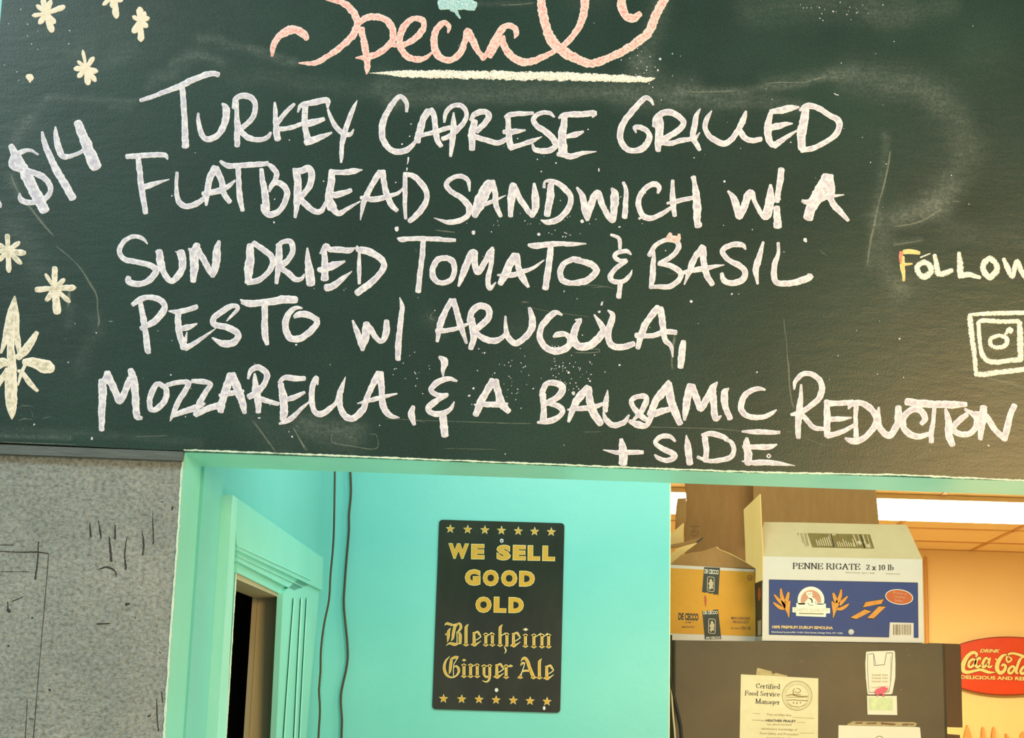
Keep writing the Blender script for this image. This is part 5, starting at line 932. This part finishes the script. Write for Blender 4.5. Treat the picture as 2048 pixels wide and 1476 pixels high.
# wheat ears
def wheat(ear, cxs):
    mb = MB(); md = MB()
    for s in ear.split('|'):
        P = [(*T4(float(a.split(',')[0]), float(a.split(',')[1])), float(a.split(',')[2])/5.535) for a in s.split()]
        flat(md, PP1, [(x, y, w+2) for x, y, w in P], .0008, step=1); flat(mb, PP1, P, .0012, step=1)
    c0 = (sum(q[0] for q in P) / len(P), sum(q[1] for q in P) / len(P)); mb.poly(PP1, oval(c0[0] - (2.5 if cxs == 0 else -2.5), c0[1] - 3, 4.5, 10, 12), .0013, .0004)
    md.build('wheat_outline', M['ink'], pen); mb.build('wheat_ear', M['orange'], pen)
wheat("342,482,18 350,560,38 375,640,44 400,700,30|268,548,14 310,600,34 370,660,40 395,700,24|428,520,20 415,580,40 400,640,34|258,635,12 300,670,34 350,700,36 400,700,20|440,618,20 425,680,36 425,750,26 430,800,8", 0)
wheat("1010,492,18 1000,560,38 970,640,44 950,700,30|1080,568,14 1040,610,34 990,660,40|920,530,20 938,580,40 955,640,34|1095,650,12 1050,685,34 1000,708,36 950,705,20|910,625,20 925,680,36 930,750,26 920,805,8", 1)
# emblem
pr(pen, 'emblem_base', 'wprint', PP1, [T4(675+148*math.cos(a), 608-148*math.sin(a)) for a in (math.pi*k/18 for k in range(-2, 21))], .0010)
pr(pen, 'emblem_base', 'wprint', PP1, tp(T4, "512,642 840,650 840,697 886,700 886,757 842,757 840,797 510,785 510,747 470,745 470,688 512,690"), .0010)
teeth = [T4(675+(118 if k % 2 else 108)*math.cos(a), 610-(118 if k % 2 else 108)*math.sin(a)) for k, a in enumerate(math.pi*(-4 + k)/44 for k in range(53))]
pr(pen, 'emblem_ring', 'salmonp', PP1, teeth, .0014)
pr(pen, 'emblem_figure', 'wprint', PP1, tp(T4, "608,680 610,630 640,595 655,590 640,570 625,545 622,525 650,520 685,518 692,545 690,580 715,592 742,625 748,680"), .0018)
mb = MB(); pstrokes(mb, PP1, T4, "655,592,10 680,600,14 690,640,12|640,545,4 680,540,4|640,640,5 660,665,4 700,668,5|725,620,4 732,660,4", .0022, sc=5.535); mb.build('emblem_detail', M['ink'], pen)
mb = MB(); serif(mb, PP1, "CHEFS QUALITY".replace('H', 'N')[:0] or 'C', *T4(488, 738), *T4(512, 738), 44/5.535, .0014) if False else put_text(mb, PP1, "CHEF'S QUALITY", *T4(486, 736), *T4(862, 742), 40/5.535, .0014, .0); mb.build('lettering', M['cardcream'], pen)
pr(pen, 'emblem_bar', 'browninc', PP1, tp(T4, "540,752 815,758 815,768 540,762"), .0014)
# penne
for s in ("1250,690 1280,632 1482,600 1455,650", "1112,802 1270,714 1345,735 1180,820", "1298,808 1425,680 1505,682 1370,812"):
    P = tp(T4, s); c = (sum(p[0] for p in P)/4, sum(p[1] for p in P)/4)
    pr(pen, 'penne_outline', 'ink', PP1, [(c[0]+(x-c[0])*1.1, c[1]+(y-c[1])*1.16) for x, y in P], .0010); pr(pen, 'penne', 'orange', PP1, P, .0014)
c = T4(1652, 575); pr(pen, 'badge_rim', 'wprint', PP1, oval(*c, 28, 15.2, 36, .12), .0010); pr(pen, 'badge', 'rust', PP1, oval(*c, 26.5, 13.8, 36, .12), .0014)
for b_, x0, y0, x1, y1 in (('Product of', 1585, 536, 1735, 556), ('Quality', 1595, 578, 1715, 592), ('Italian', 1600, 620, 1690, 632)):
    mb = MB(); put_text(mb, PP1, b_, *T4(x0, y0), *T4(x1, y1), 4.6, .0018, .02); mb.build('badge_lettering', M['salmonp'], pen)
mb = MB(); x = 1585; rr = random.Random(11)
while x < 1785:
    w = rr.choice((3, 4, 6, 9)); mb.poly(PP1, tp(T4, "%g,%g %g,%g %g,%g %g,%g" % (x, 880, x+w, 880, x+w, 992+rr.choice((0, 8)), x, 992)), .0008, .0004); x += w + rr.choice((4, 6, 9))
mb.build('barcode', M['browninc'], pen, kind='stuff')
# its left side panel with dark print
_n = (pBL - pTL).cross(Vector((0, 1, 0))); Plf = Plane(pTL, _n if _n.x < 0 else -_n)
pr(pen, 'side_print', 'sage', Plf, [(1510, 1167), (1523.6, 1161), (1523.8, 1272), (1511, 1273)], .0004)
pr(pen, 'side_oval', 'rust', Plf, oval(1518.3, 1188, 3.0, 13.5, 20), .0008)
pr(pen, 'side_label', 'cardcream', Plf, [(1515.2, 1242), (1521.8, 1240), (1521.6, 1270), (1515.4, 1271)], .0008)
# flaps
al = math.radians(34); PFl = Plane((0, 4.03, pTL.z), (0, -math.cos(al), math.sin(al)))
fl1 = pr(pen, 'front_flap', 'cardcream', PFl, [(1526.2, 1112.4), (1525.3, 1056), (1528, 1044), (1600, 1045), (1757, 1048.5), (1800, 1049), (1814, 1050), (1845, 1118.5)], 0, .004)
Z4 = T(1570, 1040, 10.24)
mb = MB(); mb.poly(PFl, tp(Z4, "460,268 1740,295 1830,585 1050,570 560,560"), .0004, .0003)
mb.build('flap_print', M['browninc'], fl1)
mb = MB(); pstrokes(mb, PFl, Z4, "318,268,10 372,470,10|345,268,8 425,548,10|395,268,10 455,530,10|425,268,12 480,530,12|262,262,14 275,312,14", .0007, sc=10.24); mb.build('flap_print', M['browninc'], fl1)
mb = MB(); s = []; rr = random.Random(9)
for x0 in (590, 635, 680, 725, 770, 815, 860, 905): 
    y0 = rr.randint(340, 420); s.append("%d,%d,20 %d,%d,20" % (x0 + (y0-268)*.34, y0, x0 + 262*.34, 530))
for x0 in (1010, 1055, 1100, 1145, 1190, 1235, 1280, 1325, 1345):
    y0 = rr.randint(380, 470); s.append("%d,%d,18 %d,%d,20" % (x0 + (y0-280)*.34, y0, x0 + 275*.34, 545))
s += ["1395,300,24 1460,450,22 1490,540,10", "1500,430,80 1560,500,50", "1590,300,22 1680,560,30", "1680,310,14 1760,560,12", "960,300,26 1040,300,24", "915,290,22 1010,560,22", "1490,300,14 1530,420,14", "1620,440,40 1640,470,30", "1700,490,44 1725,570,40"]
pstrokes(mb, PFl, Z4, '|'.join(s), .0009, sc=10.24); mb.build('flap_print', M['cardcream'], fl1, kind='stuff')
mb = MB(); pstrokes(mb, PFl, Z4, "935,285,20 1005,560,22|1545,300,20 1635,575,24", .0012, sc=10.24); mb.build('flap_print', M['ink'], fl1)
PBk = YP(4.303); pr(pen, 'rear_flap', 'card', PBk, [(1506, 925), (1750, 925), (1752, 983), (1758, 1046), (1759, 1075), (1560, 1075), (1508, 1075)], 0, .004)
PL = Plane(PP1.pt(1526, 1112), (-.8, -.6, 0))
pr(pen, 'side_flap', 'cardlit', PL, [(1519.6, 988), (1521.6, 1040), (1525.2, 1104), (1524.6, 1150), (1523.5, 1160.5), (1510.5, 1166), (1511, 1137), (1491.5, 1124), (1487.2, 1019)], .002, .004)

dec, PP2, dTL, dTR, dBR, dBL = carton('pasta_carton', [(1296, 1127), T3(1398, 285), T3(1412, 1330), (1296, 1279)], 4.15, .23, 'cardwhite', 'open ochre carton with black tape on top of the refrigerator, left of the white carton')
pr(dec, 'ochre_print', 'yellowbox', PP2, [(1297, 1134), T3(1396, 325), T3(1404, 1272), (1297, 1265)])
for poly_, nm in (("652,252 885,262 862,668 840,655 800,660 780,640 740,645 700,625 660,630 620,618", 'tape'), ("622,895 645,905 700,895 760,900 800,880 858,878 905,1312 662,1320", 'tape')):
    pr(dec, nm, 'sage', PP2, tp(T3, poly_), .0010)
mb = MB(); put_text(mb, PP2, 'DE CECCO', *T3(655, 345), *T3(862, 362), 70/7.379, .0014, .03); mb.build('tape_lettering', M['wprint'], dec)
mb = MB(); put_text(mb, PP2, 'DE CECCO', *T3(640, 950), *T3(852, 945), 50/7.379, .0014, .03); mb.build('tape_lettering', M['wprint'], dec)
mb = MB(); put_text(mb, PP2, 'DE CECCO', *T3(682, 1312), *T3(892, 1305), 32/7.379, .0014, .03); mb.build('tape_lettering', M['wprint'], dec)
for cx, cy in ((748, 505), (765, 1125)):
    mb = MB(); flat(mb, PP2, [(x, y, 1.3) for x, y in rrect([T3(cx-46, cy-112), T3(cx+52, cy-102), T3(cx+50, cy+110), T3(cx-50, cy+100)], 3)], .0014, closed=True)
    mb.build('emblem_frame', M['cardcream'], dec)
    pr(dec, 'emblem_figure', 'cardcream', PP2, tp(T3, ' '.join('%g,%g' % (cx+a, cy+b) for a, b in ((-5, -80), (15, -75), (22, -50), (40, -20), (30, 30), (38, 70), (10, 60), (-10, 85), (-32, 60), (-18, 20), (-38, -10), (-15, -35), (-18, -60)))), .0014)
mb = MB(); put_text(mb, PP2, 'DE', *T3(268, 1030), *T3(348, 1034), 110/7.379, .0010, .05); put_text(mb, PP2, 'CECCO', *T3(365, 1036), *T3(566, 1044), 112/7.379, .0010, .05); mb.build('lettering', M['sage'], dec)
for b_, x0, y0, x1, y1, cap, bo in (('-  dal 1886  -', 350, 1076, 482, 1080, 22, .02), ('MADE IN ITALY', 325, 1148, 515, 1150, 26, .02), ('MACARONI', 1048, 1022, 1326, 1032, 42, .03), ('PRODUCT', 1070, 1078, 1312, 1086, 38, .03), ('NET WEIGHT', 1048, 1166, 1185, 1168, 22, .03), ('12x1 LB', 1195, 1168, 1335, 1174, 46, .04)):
    mb = MB(); put_text(mb, PP2, b_, *T3(x0, y0), *T3(x1, y1), cap/7.379, .0010, bo, .15 if 'M' in b_[:1] or 'PR' in b_ else 0); mb.build('lettering', M['panel' if y0 > 1000 and x0 > 900 else 'sage'], dec)
mb = MB(); flat(mb, PP2, [(x, y, .9) for x, y in oval(*T3(1325, 410), 5, 5.2, 20)], .0010, closed=True); put_text(mb, PP2, 'U', *T3(1308, 432), *T3(1345, 432), 5.6, .0010, .02); mb.build('symbol', M['sage'], dec)
pr(dec, 'scuff', 'rust', PP2, tp(T3, "655,665 680,680 690,740 680,830 665,835 650,740"), .0009, .0002)
PD = YP(4.378)
pr(dec, 'rear_flap', 'card', PD, [(1365, 925), (1512, 925), (1510, 1140), (1371, 1140), (1368, 1060), (1373, 1000), (1371, 975)], 0, .004)
mb = MB()
pstrokes(mb, PD, Z3, "395,722,10 530,722,10|400,790,8 430,820,8 390,850,8|450,760,8 430,800,8 470,800,8|500,790,8 530,820,8 490,850,8|420,850,8 440,870,8 480,860,8", .0006, sc=7.767); mb.build('recycling_symbol', M['panel'], dec)
PE = YP(4.26)
pr(dec, 'side_flap', 'card', PE, tp(Z3, "197,285 330,283 330,640 158,775 172,440"), 0, .004)
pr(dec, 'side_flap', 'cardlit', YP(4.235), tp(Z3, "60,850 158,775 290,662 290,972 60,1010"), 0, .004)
PG = YP(4.205)
pr(dec, 'inner_flap', 'card', PG, tp(Z3, "60,1008 290,966 500,905 585,878 606,898 598,915 480,978 200,1052 60,1062"), 0, .004)
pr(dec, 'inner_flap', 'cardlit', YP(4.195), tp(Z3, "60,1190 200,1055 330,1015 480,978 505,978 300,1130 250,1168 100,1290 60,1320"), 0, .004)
pr(dec, 'flap_slot', 'ink', YP(4.196), tp(Z3, "482,968 565,900 590,886 600,892 580,920 500,980"), 0, .003)
be = math.radians(22); PH = Plane((0, 4.156, dTR.z), (0, -math.cos(be), math.sin(be)))
pr(dec, 'front_flap', 'card', PH, tp(Z3, "60,1318 110,1290 250,1168 420,1125 560,1110 790,1036 830,1050 850,1085 1000,1140 1250,1272 1385,1358 1385,1372 60,1330"), 0, .004)
mb = MB(); pstrokes(mb, PH, Z3, "800,1038,14 860,1085,10 1000,1140,14 1250,1272,14 1385,1362,14", .0010, sc=7.767); mb.build('flap_edge', M['cardlit'], dec)

# --- conduit and round drink sign on the kitchen wall
PK2 = YP(YK - .02)
mb = MB(); mb.tube([PK2.pt(1851, 1113), PK2.pt(1853, 1200), PK2.pt(1854.5, 1300)] + [Vector((PK2.pt(1854.5, 1300).x, YK - .02, 0))], .0095, 10)
rebase(mb.build('conduit', M['tbar'], None, smooth=True, label='thin vertical pipe on the warm wall beside the white carton', cat='pipe'))
PO = YP(YK - .03); c = (2014, 1332)
coke = empty('drink_sign', PO.pt(c[0], 1391), label='round red drink sign with cream script on the warm kitchen wall', cat='sign')
def dome(cx, cy, rx, ry, off, m, name, th=.012):
    pr(coke, name, m, PO, oval(cx, cy, rx, ry, 64), off, th)
dome(2014, 1332, 142, 59, 0, 'reddark', 'sign_rim'); dome(2014, 1332, 139, 57, .003, 'red', 'sign_disc', .003)
script = "1505,330,10 1515,295,34 1480,275,36 1430,300,40 1390,350,48 1362,420,52 1365,475,48 1410,498,40 1500,480,30 1560,470,32 1620,488,36 1660,500,30 1722,498,8|1468,350,26 1435,380,30 1425,425,30 1450,440,28 1485,410,28 1500,365,26 1468,350,26|1560,360,14 1550,335,26 1515,365,32 1505,415,34 1525,440,28 1575,410,20|1650,355,20 1620,338,28 1590,380,32 1580,425,32 1600,440,28 1640,400,26|1668,335,20 1650,390,32 1645,430,30 1670,440,22 1690,420,12|1725,355,22 1742,350,22|1880,330,10 1850,300,14 1800,320,36 1755,390,48 1745,460,48 1780,505,42 1825,480,36 1840,430,32 1815,410,26 1795,430,20|1880,325,14 1910,350,18 1870,385,22 1850,350,22 1870,300,24 1920,285,26 1990,300,30 2040,320,34 2090,340,30|1915,430,26 1880,460,30 1875,500,30 1900,510,26 1930,480,26 1940,440,26 1915,430,26|2030,330,14 2000,360,30 1970,440,32 1960,500,30 1985,510,18|2080,430,26 2040,440,30 2010,490,32 2030,515,28 2070,480,26|2095,430,20 2075,480,30 2090,515,24 2120,490,10"
mb = MB(); pstrokes(mb, PO, T6, '|'.join(' '.join('%s,%s,%g' % (*a.split(',')[:2], float(a.split(',')[2])+12) for a in q.split()) for q in script.split('|')), .0045, sc=5.626); mb.build('script_outline', M['reddark'], coke)  # maroon outline printed round the cream script
mb = MB(); pstrokes(mb, PO, T6, script, .0065, sc=5.626); mb.build('script', M['creamtin'], coke)
for b_, x0, y0, x1, y1, cap, sh in (('DRINK', 1548, 276, 1782, 280, 44, .3), ('DELICIOUS AND REFRESHING', 1335, 572, 2390, 600, 44, 0)):
    mb = MB(); put_text(mb, PO, b_, *T6(x0, y0+3), *T6(x1, y1+3), cap/5.626 + 1, .0045, .07, sh); mb.build('lettering_outline', M['reddark'], coke)  # maroon outline print under the cream letters
    mb = MB(); put_text(mb, PO, b_, *T6(x0+2, y0), *T6(x1-2, y1), cap/5.626, .0065, .035, sh); mb.build('lettering', M['creamtin'], coke)

# --- tan wooden shapes on the kitchen wall at the bottom right
Z6 = T(1880, 1400, 12.19); PW = YP(YK - .03)
for s, lab in (("670,605 715,710 760,830 780,926 790,1700 590,1700 590,926 625,760", 'broad pointed tan wooden shape on the warm wall, leftmost below the red sign'),
               ("1035,680 1055,655 1075,680 1090,800 1108,926 1120,1700 1010,1700 1018,926 1022,780", 'slim tan wooden prong on the warm wall, second below the red sign'),
               ("1300,680 1325,652 1342,680 1352,800 1352,926 1350,1700 1250,1700 1265,926 1282,780", 'slim tan wooden prong on the warm wall, third below the red sign'),
               ("1612,820 1630,822 1700,926 1760,1100 1780,1700 1605,1700", 'slant-topped tan wooden shape on the warm wall below the red sign'),
               ("1960,926 1975,850 2010,795 2060,770 2120,790 2160,850 2180,926 2180,1700 1950,1700", 'round-topped tan wooden shape at the bottom right corner of the view')):
    mb = MB(); mb.poly(PW, tp(Z6, s), 0, .028); rebase(mb.build('wall_ornament', M['tan'], None, label=lab, cat='ornament'))
